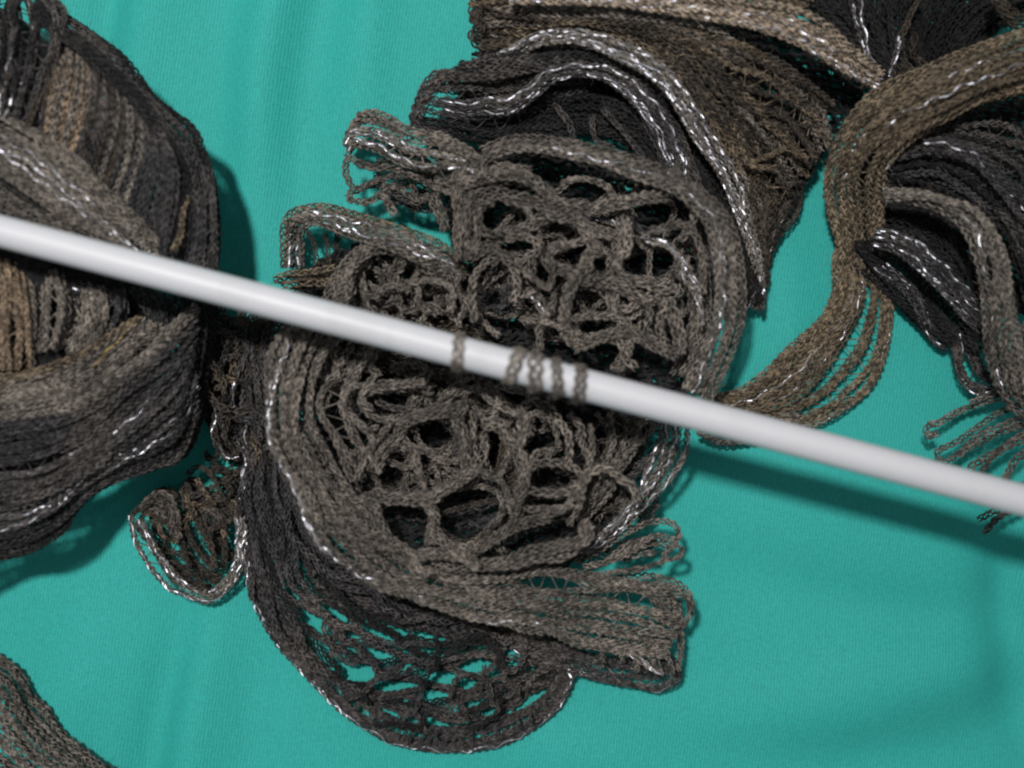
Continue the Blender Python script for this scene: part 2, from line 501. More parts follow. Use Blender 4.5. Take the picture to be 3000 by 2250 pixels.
# ------------------------------------------------------------------ cloth
def build_cloth():
    nx, ny = 330, 270
    X = np.linspace(-0.26, 0.26, nx); Y = np.linspace(-0.22, 0.24, ny)
    x, y = np.meshgrid(X, Y)
    z = np.zeros_like(x)
    def fold(u0, v0, u1, v1, amp, wid, asym=1.0):
        a = pts('D', [(u0, v0)], 0)[0]; b = pts('D', [(u1, v1)], 0)[0]
        d = b - a; L = math.hypot(d[0], d[1]); d /= L
        s = (x - a[0]) * d[0] + (y - a[1]) * d[1]
        q = (x - a[0]) * -d[1] + (y - a[1]) * d[0] + 0.003 * np.sin(s * 60)
        env = 1 / (1 + np.exp(-(s + 0.004) / 0.006)) * 1 / (1 + np.exp((s - L - 0.004) / 0.006))
        return 2.9 * amp * 0.001 * np.exp(-(q / (wid * 0.001)) ** 2) * env
    z += fold(330, -300, 250, 190, -0.7, 2.6)
    z += fold(420, -300, 330, 240, 0.6, 4.5)
    z += fold(660, -300, 560, 400, 0.9, 6.0)
    z += fold(560, -200, 520, 330, -0.7, 4.0)
    z += fold(800, -300, 640, 430, -0.6, 4.0)
    z += fold(880, -300, 820, 240, 0.5, 3.5)
    z += fold(375, 1420, 350, 1900, -0.9, 3.0)
    z += fold(440, 1400, 430, 1900, 0.6, 4.0)
    z += fold(560, 1480, 600, 1900, -0.5, 4.0)
    z += fold(180, 1420, 130, 1700, 0.6, 6.0)
    z += fold(1480, 1560, 2300, 1340, 0.55, 6.0)
    z += fold(1650, 1250, 2300, 1330, -0.6, 5.0)
    z += fold(1700, 1700, 2300, 1480, -0.6, 6.0)
    z += fold(1250, 1640, 1900, 1700, 0.5, 5.0)
    z += fold(2190, 1150, 2260, 1500, -1.6, 5.0)
    z += fold(1700, 600, 1760, 800, 0.4, 3.5)
    z += 0.00025 * np.sin(x * 95 + 30 * y) * np.cos(y * 60 - 20 * x)
    V = np.stack([x, y, z], -1).reshape(-1, 3)
    i = (np.arange(ny - 1)[:, None] * nx + np.arange(nx - 1)[None, :]).ravel()
    Q = np.stack([i, i + 1, i + nx + 1, i + nx], 1)
    o = link('cloth', make_mesh('cloth', [(V, Q)]), M['cloth'])
    o['kind'] = 'structure'
    o['label'] = 'creased teal jersey cloth spread under all the yarn'
    return o
build_cloth()

# ------------------------------------------------------------------ knitting needle
NEEDLE_H = 26.5
def build_needle():
    a = pts('D', [(-330, 499 - 0.2633 * 330)], NEEDLE_H)[0]
    b = pts('D', [(2800, 499 + 0.2633 * 2800)], NEEDLE_H)[0]
    n = 120
    C = a[None, :] + (b - a)[None, :] * np.linspace(0, 1, n)[:, None]
    L = np.linalg.norm(b - a)
    s = np.linspace(0, L, n)
    R0 = 94 * PX * 0.5 * (CAMH - NEEDLE_H * 0.001) / CAMH
    tip = np.clip((L - s) / 0.018, 0, 1)
    r = R0 * np.sqrt(np.clip(tip, 0.004, 1)) ** 1.2
    T, S, N = frames(C)
    # knob on the far end
    V, Q = tube_arrays(C, S, N, r, 40)
    base = np.array([0, -0.008, NEEDLE_H * 0.001])
    root = link('knitting_needle', make_mesh('knitting_needle', [(V - base, Q)]), M['needle'], local=base)
    root['label'] = 'long straight white plastic knitting needle carrying a few cord stitches'
    root['category'] = 'needle'
    kn = 24
    t = np.linspace(0, math.pi, kn)
    d = (b - a) / L
    K = a[None, :] - d[None, :] * (0.004 * np.cos(t))[:, None] * -1
    V2, Q2 = tube_arrays(K, np.repeat(S[:1], kn, 0), np.repeat(N[:1], kn, 0), 0.006 * np.sin(t) + 1e-5, 32)
    link('knob', make_mesh('knob', [(V2 - base, Q2)]), M['needle'], root)
    return a, b, R0
NA, NB, NR = build_needle()
ND = (NB - NA) / np.linalg.norm(NB - NA)

# ================================================================== knitted scarf on the needle
scarf = Thing('knitted_scarf', 'lacy taupe knitted ruffle scarf hanging from the white needle by its stitches', 'scarf', (0, 0, 0))

# stitches looped round the needle
def stitch(u, tilt, w, lead):
    v = 499 + 0.2633 * u
    c = pts('D', [(u, v)], NEEDLE_H)[0]
    c = NA + ND * np.dot(c - NA, ND)
    S = np.cross(ND, (0, 0, 1.0)); S /= np.linalg.norm(S)
    U = np.array([0, 0, 1.0])
    th = np.linspace(math.radians(-205), math.radians(205), 60)
    r = NR + 0.00016
    P = c + ND * (tilt * np.sin(th))[:, None] + r * (np.cos(th)[:, None] * U - np.sin(th)[:, None] * S)
    e0 = P[0] + np.array(lead[0]) * 0.001; e1 = P[-1] + np.array(lead[1]) * 0.001
    P = np.vstack([e0, P[::4], e1])
    add_cord(scarf, resample(P, 120), w, 'taupe', name='stitch_loop', twist=0.0, per=2.3, flat=0.07)
for u, tl, w, ld in [(991, -0.0004, 0.0018, [(-0.3, 1.6, -8), (0.3, -1.8, -8)]), (1111, 0.0002, 0.0021, [(-0.3, 1.6, -8), (0.3, -1.8, -8)]),
                     (1156, -0.0006, 0.0021, [(0.3, 1.6, -8), (-0.4, -1.8, -8)]), (1203, -0.0008, 0.0018, [(0.3, 1.6, -8), (-0.4, -1.8, -8)]),
                     (1252, -0.0004, 0.0019, [(0.3, 1.6, -8), (-0.3, -1.8, -8)])]:
    stitch(u, tl, w, ld)

# --- upper right: rim of the ruffle with its glittering ridge
ribbon(scarf, 'F', [
    [(230, 125), (340, 80), (500, 78), (700, 112), (900, 155), (1050, 212), (1200, 268), (1320, 348), (1405, 432), (1445, 510), (1465, 620), (1478, 780), (1468, 920), (1438, 1050), (1370, 1200), (1290, 1360)],
    [(200, 75), (340, 15), (500, 5), (700, 40), (900, 92), (1070, 142), (1230, 198), (1370, 282), (1480, 362), (1550, 460), (1595, 600), (1615, 780), (1612, 950), (1590, 1080), (1520, 1260), (1440, 1430)]],
    7, 'taupe', w=1.15, h=[[15, 18, 19, 18, 15], [13, 16, 17, 15, 12]], glit=(0.17, 0.33), wob=0.15, hw=0.3, ng=1)
ribbon(scarf, 'F', [[(60, 270), (70, 400), (60, 540), (90, 680)], [(210, 330), (190, 440), (200, 540), (150, 660)]], 6, 'taupe', w=1.1, h=14, arch=1.5)
net(scarf, 'F', [
    [(80, 260), (250, 200), (400, 190), (560, 290), (640, 345), (800, 362), (950, 340), (1100, 320), (1260, 300)],
    [(100, 330), (260, 290), (400, 310), (520, 360), (640, 370), (760, 400)],
    [(640, 250), (700, 240), (800, 285), (900, 300), (960, 345)],
    [(130, 640), (250, 560), (350, 510), (470, 460), (600, 410), (740, 450), (850, 500), (960, 530)],
    [(250, 340), (225, 400), (220, 460), (250, 520), (330, 530)],
    [(330, 340), (400, 360), (450, 400), (490, 470)],
    [(480, 430), (505, 520), (510, 600), (490, 700), (460, 770)],
    [(560, 380), (620, 420), (700, 430), (780, 500), (820, 580), (800, 680), (740, 740), (700, 830), (670, 950), (680, 1060), (740, 1110)],
    [(980, 350), (985, 480), (950, 600), (930, 700), (950, 760), (925, 860), (940, 960), (1000, 1010), (1010, 1100), (985, 1200), (940, 1280)],
    [(1000, 460), (985, 600), (1000, 720), (1060, 790), (1200, 830), (1260, 800)],
    [(1090, 510), (1200, 480), (1300, 480), (1360, 560), (1390, 700), (1400, 850)],
    [(560, 620), (640, 700), (750, 760), (850, 755), (950, 790), (1050, 835), (1200, 860), (1255, 960), (1290, 1080), (1290, 1180)],
    [(690, 1130), (760, 1110), (850, 1070), (950, 1050), (1040, 1060), (1150, 1110), (1270, 1150)],
    [(300, 580), (390, 640), (430, 720), (480, 770), (560, 800), (590, 700), (590, 600), (640, 570)],
    [(180, 1000), (150, 880), (160, 780), (220, 690), (310, 650), (380, 710), (400, 820), (370, 900)],
    [(140, 840), (180, 950), (245, 1040), (300, 1090)],
    [(690, 830), (760, 800), (860, 830), (920, 900), (1000, 930), (1080, 900)],
    [(1080, 870), (1110, 960), (1090, 1040), (1150, 1110)],
    [(1180, 870), (1190, 950), (1170, 1040), (1210, 1120)],
    [(680, 980), (800, 970), (900, 980), (960, 1010)],
    [(860, 1070), (930, 1110), (980, 1190), (1050, 1250)],
    [(400, 980), (500, 1000), (600, 1020), (690, 1060), (720, 1180)],
    [(560, 790), (600, 880), (560, 970), (520, 1060), (540, 1150)],
    [(340, 560), (430, 610), (480, 690)],
    [(1270, 560), (1340, 480), (1350, 400), (1310, 340)],
    [(620, 570), (700, 600), (780, 560)],
    [(420, 880), (470, 850), (530, 910), (545, 980), (500, 1020)],
], h=16, hj=1.3, w=1.25, dbl=(0, 1, 3, 7, 8, 11, 12))
net(scarf, 'F', [[(690, 415), (780, 430), (860, 445), (960, 495)], [(1080, 560), (1180, 605), (1260, 690), (1330, 790), (1380, 900), (1392, 1030)],
                 [(1060, 545), (1170, 570), (1280, 660), (1350, 770), (1400, 900)], [(470, 850), (520, 910), (550, 1000)]],
    mat='taupe', h=15, w=1.0, glit=(0, 1, 2, 3))
ribbon(scarf, 'F', [[(1220, 700), (1300, 860), (1330, 1000), (1310, 1150), (1230, 1290)], [(1400, 600), (1430, 800), (1430, 1000), (1380, 1150), (1290, 1290)]], 4, 'taupe', w=1.0, h=12)

# underlayers seen through the lace, coloured black to paint its shaded holes
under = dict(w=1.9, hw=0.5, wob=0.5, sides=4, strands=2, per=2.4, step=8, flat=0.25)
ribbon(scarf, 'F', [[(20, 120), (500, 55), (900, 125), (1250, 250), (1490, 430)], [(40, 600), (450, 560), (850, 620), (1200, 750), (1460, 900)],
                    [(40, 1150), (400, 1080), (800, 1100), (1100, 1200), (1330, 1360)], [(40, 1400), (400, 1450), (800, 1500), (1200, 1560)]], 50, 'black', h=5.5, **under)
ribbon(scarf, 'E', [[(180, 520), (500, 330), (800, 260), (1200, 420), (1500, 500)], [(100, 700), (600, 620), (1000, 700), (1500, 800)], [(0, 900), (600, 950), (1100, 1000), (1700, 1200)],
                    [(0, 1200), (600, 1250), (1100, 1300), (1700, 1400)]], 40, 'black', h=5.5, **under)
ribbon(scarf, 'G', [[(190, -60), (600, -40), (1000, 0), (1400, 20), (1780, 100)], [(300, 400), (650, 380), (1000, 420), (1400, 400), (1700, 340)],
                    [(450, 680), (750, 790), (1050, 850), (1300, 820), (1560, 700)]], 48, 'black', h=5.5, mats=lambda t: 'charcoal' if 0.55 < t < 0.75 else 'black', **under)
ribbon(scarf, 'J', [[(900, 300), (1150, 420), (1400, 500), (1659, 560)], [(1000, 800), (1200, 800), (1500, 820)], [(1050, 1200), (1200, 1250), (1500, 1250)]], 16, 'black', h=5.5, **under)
net(scarf, 'G', [[(870, 170), (850, 230), (880, 300), (870, 370)], [(800, 200), (790, 300), (830, 380)], [(960, 480), (930, 560), (950, 640)], [(1010, 480), (1000, 560), (1020, 660)],
                 [(640, 380), (700, 410), (720, 470)], [(700, 560), (760, 600), (800, 680)]], mat='charcoal', h=10, w=1.2)

ringF = lambda u, v: ((u - 760) / 640) ** 2 + ((v - 720) / 520) ** 2 < 1 and v < 1010 + 0.29 * u - 60
tangle(scarf, 'F', (100, 200, 1400, 1330), 115, ['taupe', 'charcoal', 'darkbrown', 'taupe', 'taupe'], (8.5, 12.5), w=1.0, bend=0.7, inside=ringF)
ringG = lambda u, v: ((u - 950) / 560) ** 2 + ((v - 380) / 430) ** 2 < 1 and v > 0
tangle(scarf, 'G', (400, 0, 1500, 830), 112, ['taupe', 'charcoal', 'darkbrown', 'taupe', 'taupe'], (8.5, 12.5), w=1.0, bend=0.7, inside=ringG)
ringE = lambda u, v: ((u - 900) / 520) ** 2 + ((v - 620) / 370) ** 2 < 1
tangle(scarf, 'E', (350, 280, 1400, 1000), 60, ['taupe', 'charcoal', 'darkbrown', 'taupe', 'taupe'], (8.5, 12.5), w=1.0, bend=0.7, inside=ringE)
tangle(scarf, 'E', (300, 1000, 1800, 1400), 26, ['taupe', 'charcoal', 'darkbrown', 'taupe'], (8, 12), inside=lambda u, v: 250 < u < 1900 and 850 < v < 1500)
# --- upper left: folded rim with cord loops hanging over the cloth
ribbon(scarf, 'E', [
    [(50, 440), (55, 300), (60, 150), (130, 40), (350, 5), (600, 60), (800, 130), (1050, 230), (1250, 350), (1360, 480)],
    [(190, 440), (195, 300), (200, 190), (270, 130), (400, 150), (560, 220), (700, 265), (900, 330), (1100, 430), (1280, 570)]],
    6, 'taupe', w=1.1, h=[[5, 6, 8, 11, 14, 15, 11], [4, 5, 9, 12, 15, 16, 11]], glit=(0.4, 0.8), wob=0.2, hw=0.3, mats=lambda t: 'taupe' if t > 0.2 else 'brown')
net(scarf, 'E', [
    [(400, 720), (440, 620), (520, 470), (600, 340), (720, 275), (850, 285), (960, 330)],
    [(350, 700), (410, 520), (500, 390), (620, 290), (760, 240), (880, 290)],
    [(470, 720), (530, 600), (525, 480), (600, 390), (680, 330)],
    [(520, 720), (545, 600), (530, 500), (560, 440)],
    [(830, 640), (825, 500), (855, 380), (880, 300)],
    [(810, 620), (840, 560), (860, 470)],
    [(940, 560), (1020, 535), (1100, 530), (1190, 560), (1250, 640), (1230, 740)],
    [(640, 340), (660, 430), (620, 540), (650, 660), (720, 740)],
    [(880, 400), (1000, 450), (1100, 490), (1240, 570)],
    [(900, 330), (980, 400), (1080, 440), (1200, 500)],
    [(1000, 560), (980, 650), (1040, 740), (1130, 780)],
    [(1250, 560), (1220, 650), (1260, 740), (1290, 850)],
    [(1300, 480), (1290, 600), (1340, 700), (1300, 800)],
    [(700, 680), (800, 700), (900, 680), (1000, 720)],
    [(620, 560), (720, 590), (820, 560), (930, 590)],
], h=14, hj=1.5, dbl=(0, 1, 4))
net(scarf, 'E', [
    [(480, 1420), (500, 1300), (560, 1180), (600, 1070), (690, 980)], [(660, 1260), (780, 1235), (900, 1230), (1010, 1200), (1070, 1120)], [(690, 1440), (610, 1340), (630, 1260), (700, 1180)],
    [(820, 1110), (950, 1150), (1040, 1230), (1010, 1330), (900, 1400)], [(380, 980), (345, 1120), (390, 1280), (360, 1420)], [(300, 920), (255, 1080), (205, 1280), (170, 1500)],
    [(700, 1000), (690, 1100), (740, 1190)], [(1090, 1090), (1180, 1200), (1270, 1190), (1360, 1120), (1450, 1180)], [(1130, 1430), (1190, 1320), (1280, 1250), (1390, 1200)],
    [(1420, 1140), (1500, 1250), (1600, 1350), (1720, 1410)], [(1500, 1230), (1570, 1330), (1540, 1470)], [(440, 960), (430, 1100), (470, 1220)], [(880, 1100), (1000, 1090), (1100, 1130)],
    [(1280, 1090), (1290, 1200), (1340, 1300), (1330, 1430)], [(1560, 1250), (1680, 1290), (1790, 1290), (1900, 1340)], [(1650, 1240), (1760, 1330), (1850, 1400), (1880, 1500)],
    [(740, 1500), (860, 1480), (1000, 1440), (1130, 1450)], [(1700, 1380), (1740, 1480), (1820, 1560)], [(950, 1010), (1050, 1050), (1180, 1080)]], h=14, hj=1.5, dbl=(0, 1, 3, 4, 7, 9))
net(scarf, 'E', [[(250, 170), (290, 300), (300, 430)], [(360, 190), (365, 320), (390, 430)], [(440, 180), (430, 300), (460, 400)]], mat='darkbrown', h=6, w=0.8)
net(scarf, 'E', [[(-10, 500), (100, 475), (250, 470), (430, 440)], [(0, 530), (150, 520), (300, 500), (450, 480)], [(60, 560), (250, 550), (400, 540)]], mat='brown', h=9, w=1.2)

# --- fringe of loops at the top left (crop J)
ribbon(scarf, 'J', [
    [(70, 400), (90, 260), (180, 130), (330, 100), (480, 150), (600, 220), (760, 280), (950, 310), (1100, 380), (1250, 480), (1350, 600)],
    [(60, 480), (130, 400), (250, 430), (400, 480), (560, 560), (700, 620), (850, 660), (980, 660), (1080, 650), (1180, 680), (1260, 720)]],
    7, 'taupe', w=1.15, h=[[6, 8, 11, 13, 14, 15], [6, 9, 12, 13, 14, 14]], glit=(0.45, 0.65, 0.8), wob=0.2, hw=0.3)
net(scarf, 'J', [
    [(40, 480), (90, 540), (200, 620), (330, 650), (480, 650), (640, 680), (800, 720), (900, 800), (1060, 870)],
    [(60, 520), (40, 620), (60, 740), (130, 850), (240, 800), (380, 730), (520, 700), (680, 720), (830, 790), (1000, 860)],
    [(40, 930), (100, 880), (250, 820), (420, 740), (560, 730)],
    [(50, 970), (150, 960), (280, 930), (380, 870), (430, 790)],
    [(400, 880), (450, 980), (520, 1080), (560, 1100)],
    [(880, 900), (900, 1020), (950, 1130), (1000, 1260)],
    [(920, 880), (950, 1000), (1000, 1100), (1030, 1240)],
    [(450, 820), (580, 860), (700, 930), (830, 960)],
    [(470, 900), (600, 960), (760, 980), (860, 900)],
    [(700, 760), (720, 880), (700, 1000)],
], h=10, hj=2.0)
tangle(scarf, 'J', (150, 420, 1050, 1050), 14, ['taupe', 'darkbrown', 'charcoal'], (4, 9), w=1.0, lens=(0.008, 0.014), bend=0.6, inside=lambda u, v: 80 < u < 1150 and 420 < v < 1100, flow=lambda u, v: -0.1)
ribbon(scarf, 'J', [[(1130, 620), (1110, 850), (1160, 1100), (1150, 1350)], [(1400, 560), (1350, 800), (1330, 1050), (1380, 1300)]], 6, 'taupe', w=1.1, h=14, arch=1)
ribbon(scarf, 'F', [[(-30, 150), (120, 130), (300, 150), (480, 180)], [(-60, 280), (80, 300), (250, 250), (450, 230)]], 6, 'taupe', w=1.1, h=14)

# --- lower half: the big sweeping ribbon whose rim is a silver line
ribbon(scarf, 'G', [
    [(250, -290), (200, -190), (158, -80), (132, 40), (122, 150), (135, 260), (190, 370), (250, 480), (300, 590), (380, 710), (450, 780), (560, 870), (700, 935), (850, 975), (1000, 1010), (1150, 1045), (1300, 1090), (1450, 1140), (1620, 1175), (1800, 1210)],
    [(345, -270), (300, -170), (258, -80), (225, 40), (210, 150), (225, 260), (280, 380), (340, 480), (410, 590), (500, 690), (590, 770), (690, 840), (830, 895), (980, 930), (1130, 950), (1280, 970), (1420, 1000), (1560, 1020), (1700, 1040), (1850, 1080)],
    [(450, -250), (405, -160), (360, -70), (320, 40), (300, 150), (320, 270), (380, 390), (450, 490), (540, 590), (640, 690), (740, 770), (850, 820), (980, 850), (1110, 850), (1240, 835), (1370, 830), (1500, 840), (1640, 850), (1760, 880), (1850, 930)]],
    15, 'taupe', w=1.15, h=[[18, 18, 18, 16, 13, 9], [17, 17, 16, 15, 13, 9], [16, 15, 14, 13, 12, 9]], glit=(0.0,), wob=0.5, hw=0.7, ng=2)
ribbon(scarf, 'G', [
    [(510, -230), (440, -80), (380, 30), (350, 150), (380, 280), (430, 370), (480, 450)],
    [(620, -210), (540, -80), (470, 40), (440, 150), (470, 260), (520, 330), (560, 430)]], 4, 'taupe', w=1.15, h=15, wob=0.6)
# end of that ribbon turned under
ribbon(scarf, 'G', [
    [(1862, 1225), (1850, 1290), (1770, 1325), (1660, 1315), (1540, 1290), (1420, 1250), (1300, 1200), (1150, 1140)],
    [(1830, 1180), (1790, 1210), (1700, 1220), (1600, 1200), (1500, 1180), (1400, 1150), (1300, 1120), (1180, 1080)]], 6, 'taupe', w=1.1, h=[[6, 4, 3, 3, 4, 5], [7, 5, 4, 4, 5, 6]], glit=(0.0,), ng=1, mats=lambda t: 'charcoal')
net(scarf, 'G', [[(1620, 1060), (1600, 1130), (1620, 1220)], [(1680, 1060), (1665, 1140), (1690, 1240)], [(1740, 1050), (1735, 1140), (1760, 1260)], [(1790, 1030), (1800, 1130), (1830, 1250)],
                 [(1830, 950), (1855, 1050), (1860, 1150), (1862, 1240)], [(1560, 1060), (1530, 1130), (1540, 1220)], [(1860, 940), (1872, 1060), (1868, 1180), (1862, 1240)]], h=8, w=0.9)
# loops of cord sticking out at its right end
net(scarf, 'G', [
    [(1420, 790), (1540, 730), (1650, 665), (1740, 620), (1820, 615), (1850, 655), (1820, 700), (1720, 700), (1630, 730), (1560, 780)],
    [(1450, 820), (1600, 770), (1740, 690), (1830, 690), (1855, 700)],
    [(1450, 850), (1620, 820), (1760, 800), (1850, 770), (1872, 735), (1845, 715), (1810, 740), (1780, 790)],
    [(1480, 870), (1640, 850), (1770, 850), (1860, 880), (1910, 950), (1900, 1030), (1850, 1055), (1790, 1010)],
    [(1500, 900), (1650, 900), (1780, 940), (1860, 1000), (1880, 1060)],
    [(1520, 880), (1680, 880), (1800, 910), (1890, 930), (1905, 1000)],
    [(1620, 790), (1680, 760), (1760, 740)], [(1560, 780), (1640, 740), (1720, 720)],
], h=9.5, hj=1.5, w=1.2)
net(scarf, 'G', [[(1600, 720), (1680, 700), (1760, 700)], [(1580, 760), (1680, 740), (1780, 710)]], mat='charcoal', h=6, w=1.3)

# lace of the lower half
net(scarf, 'G', [
    [(560, 400), (600, 330), (650, 270), (700, 210), (790, 170), (880, 140), (970, 110)],
    [(690, 290), (730, 320), (755, 370), (772, 430), (790, 500)],
    [(560, 485), (680, 500), (800, 505), (880, 455), (960, 400), (1010, 380)],
    [(950, 120), (938, 220), (955, 320), (985, 410)],
    [(1030, 160), (1045, 260), (1030, 340), (1000, 400)],
    [(985, 140), (990, 260), (1000, 390)],
    [(1000, 390), (1060, 440), (1100, 520), (1190, 580)],
    [(800, 500), (830, 560), (870, 620), (920, 690), (965, 745), (1030, 795)],
    [(960, 745), (1040, 700), (1110, 650), (1200, 605), (1310, 590)],
    [(530, 500), (620, 590), (680, 680), (760, 730), (860, 745), (960, 755)],
    [(470, 540), (560, 640), (640, 700), (700, 780), (810, 835)],
    [(400, 560), (500, 680), (560, 760), (640, 820), (730, 855)],
    [(1090, 220), (1130, 330), (1100, 420), (1110, 510)],
    [(1050, 190), (1150, 260), (1200, 330), (1215, 430), (1190, 570)],
    [(1190, 410), (1300, 370), (1400, 385), (1450, 430), (1400, 490), (1300, 505), (1215, 490)],
    [(1200, 550), (1330, 570), (1450, 535)],
    [(1200, 290), (1185, 180), (1230, 110), (1310, 130), (1370, 200), (1405, 280), (1390, 380)],
    [(1240, 260), (1225, 190), (1260, 160), (1330, 210), (1360, 290)],
    [(1480, 210), (1495, 320), (1470, 420), (1445, 540), (1400, 640)],
    [(560, 60), (525, 115), (560, 160), (640, 190), (710, 205)],
    [(450, 140), (470, 70), (545, 45), (700, 45), (790, 20)],
    [(560, 80), (660, 60), (760, 80), (820, 60)],
    [(450, 130), (500, 190), (560, 260), (540, 340)],
    [(640, 190), (600, 250), (560, 300), (530, 380), (500, 440)],
    [(1020, 800), (1150, 770), (1280, 720), (1400, 660), (1480, 600)],
    [(1060, 820), (1200, 800), (1340, 770), (1450, 720)],
    [(1190, 580), (1150, 640), (1100, 690)],
    [(1450, 530), (1510, 460), (1600, 440), (1660, 470), (1680, 540)],
    [(1400, 150), (1440, 220), (1450, 300), (1500, 380), (1600, 420)],
    [(880, 100), (960, 60), (1060, 80), (1150, 140)],
    [(1000, 30), (1060, 100), (1130, 140), (1200, 170)],
    [(420, 480), (500, 520), (560, 500), (640, 490)],
    [(780, 90), (840, 130), (900, 120)],
    [(1250, 490), (1240, 400), (1260, 330), (1330, 310)],
    [(1310, 590), (1380, 560), (1420, 480)],
], h=15.5, hj=1.3, w=1.25, dbl=(0, 2, 3, 7, 8, 9, 10, 11, 13, 24))
ribbon(scarf, 'G', [[(1500, 160), (1560, 260), (1540, 340), (1470, 420), (1400, 520)], [(1760, 200), (1690, 320), (1600, 430), (1520, 540), (1440, 640)]], 7, 'taupe', w=1.05, h=11, hw=0.8)
tangle(scarf, 'G', (1560, 130, 1800, 620), 16, ['taupe', 'charcoal', 'darkbrown'], (4, 9), w=1.05, lens=(0.006, 0.012), bend=0.6, inside=lambda u, v: 1450 < u < 1830 and 80 < v < 680 and u < 1990 - 0.55 * v)
# silver bundle falling from the needle on the right
ribbon(scarf, 'G', [[(1800, 200), (1770, 330), (1710, 450), (1650, 540), (1540, 650), (1440, 750)], [(1890, 200), (1870, 320), (1800, 440), (1720, 530), (1620, 640), (1500, 740)]],
       5, 'charcoal', w=1.1, h=[[14, 12, 11, 10], [13, 11, 9, 9]], glit=(0.0, 0.25, 0.5, 0.75, 1.0), wob=0.2, ng=2, mats=lambda t: 'taupe')
ribbon(scarf, 'G', [[(1560, 560), (1600, 520), (1690, 560), (1700, 640)], [(1640, 660), (1700, 640), (1760, 560), (1780, 480)]], 4, 'charcoal', w=1.0, h=6)

# --- lower under-layer lying on the cloth, open and lacy; darkened cords paint the big ribbon's shadow
def conv_rungs(a, b):
    A, B = np.array(a, float), np.array(b, float)
    out = []
    for s_ in np.linspace(3.2, len(a) - 1.6, 30):
        i = int(s_); f = s_ - i + rng.uniform(-0.12, 0.12)
        p = A[i] * (1 - f) + A[i + 1] * f; q = B[i] * (1 - f) + B[i + 1] * f
        m = (p + q) / 2 + rng.uniform(-8, 8, 2)
        out.append(conv('G', 'D', [tuple(p * 0.85 + q * 0.15), tuple(m), tuple(q)]))
    return out
rim = [(30, 300), (20, 600), (55, 900), (150, 1105), (280, 1250), (400, 1390), (520, 1482), (640, 1545), (800, 1572), (980, 1572), (1120, 1548), (1250, 1482), (1350, 1400), (1400, 1300), (1395, 1240)]
rim2 = [(60, 300), (60, 600), (100, 860), (190, 1050), (320, 1190), (440, 1310), (560, 1400), (670, 1460), (810, 1495), (970, 1495), (1100, 1470), (1215, 1410), (1305, 1340), (1355, 1270), (1370, 1220)]
ribbon(scarf, 'G2', [rim, rim2], 8, 'charcoal', w=1.2, h=[[5, 2.5, 2, 1.5, 2, 3], [6, 3, 2.5, 2, 2.5, 3]], ts=[0, 0.10, 0.22, 0.36, 0.88, 1.0], glit=(0.0,), ng=2, wob=0.2, hw=0.3)
net(scarf, 'D', conv_rungs(rim, rim2), mat='charcoal', w=0.75, h=2.8, hj=0.4)
ribbon(scarf, 'G2', [rim2, [(120, 290), (130, 570), (180, 790), (280, 950), (400, 1060), (530, 1140), (670, 1200), (800, 1230), (940, 1230), (1060, 1210), (1170, 1190), (1270, 1180), (1330, 1180), (1365, 1190), (1380, 1200)],
    [(190, 280), (250, 520), (340, 680), (440, 800), (560, 880), (690, 950), (820, 1000), (940, 1040), (1060, 1070), (1160, 1100), (1240, 1110), (1300, 1130), (1340, 1150), (1370, 1180), (1385, 1200)]],
    15, 'charcoal', w=1.1, h=[[6, 3, 2.5, 2, 2.5, 3], [7, 5, 4, 3.5, 3, 3], [9, 7, 6, 5, 4, 3.5]], wob=1.1, hw=0.8, eyes='G2', web=False, mats=lambda t: 'charcoal' if rng.random() < 0.7 else 'black')
ribbon(scarf, 'G2', [[(200, 560), (270, 760), (370, 890), (500, 975), (640, 1030), (790, 1070), (950, 1095), (1110, 1110), (1230, 1125)],
    [(260, 520), (350, 690), (450, 810), (570, 890), (700, 955), (830, 1005), (960, 1040), (1100, 1070), (1220, 1090)]], 9, 'black', w=1.5, h=[4, 3.5, 3, 3], wob=0.4, hw=0.4, mats=lambda t: 'charcoal' if rng.random() < 0.4 else 'black', web=False)
lowlace = lambda u, v: 250 < u < 1370 and v > 900 + 0.17 * (u - 300) and ((u - 900) / 640) ** 2 + ((v - 1130) / 410) ** 2 < 1
tangle(scarf, 'G2', (250, 900, 1380, 1560), 34, ['charcoal', 'charcoal', 'black'], (2, 6), w=1.0, inside=lowlace, lens=(0.006, 0.014))
# dark run of cords down the left flank
ribbon(scarf, 'W', [[(1230, 240), (1180, 380), (1170, 620), (1190, 900), (1180, 1200), (1200, 1500), (1240, 1750)], [(1420, 300), (1330, 420), (1300, 650), (1340, 900), (1470, 1130), (1640, 1360), (1830, 1520)]],
       9, 'black', w=1.1, h=[[6, 6, 5, 4], [9, 9, 8, 7]], hw=0.6, mats=lambda t: 'charcoal')
ribbon(scarf, 'W', [[(1000, 380), (960, 560), (1000, 760), (1040, 950), (1080, 1080)], [(1250, 380), (1230, 560), (1210, 760), (1220, 950), (1230, 1100)]], 9, 'black', w=1.7, h=3, hw=0.6, wob=0.6)
tangle(scarf, 'W', (990, 420, 1260, 1060), 30, ['darkbrown', 'brown', 'charcoal', 'black'], (4, 8), w=1.15, bend=2.0, lens=(0.005, 0.009), inside=lambda u, v: 970 < u < 1300 and 380 < v < 1090)
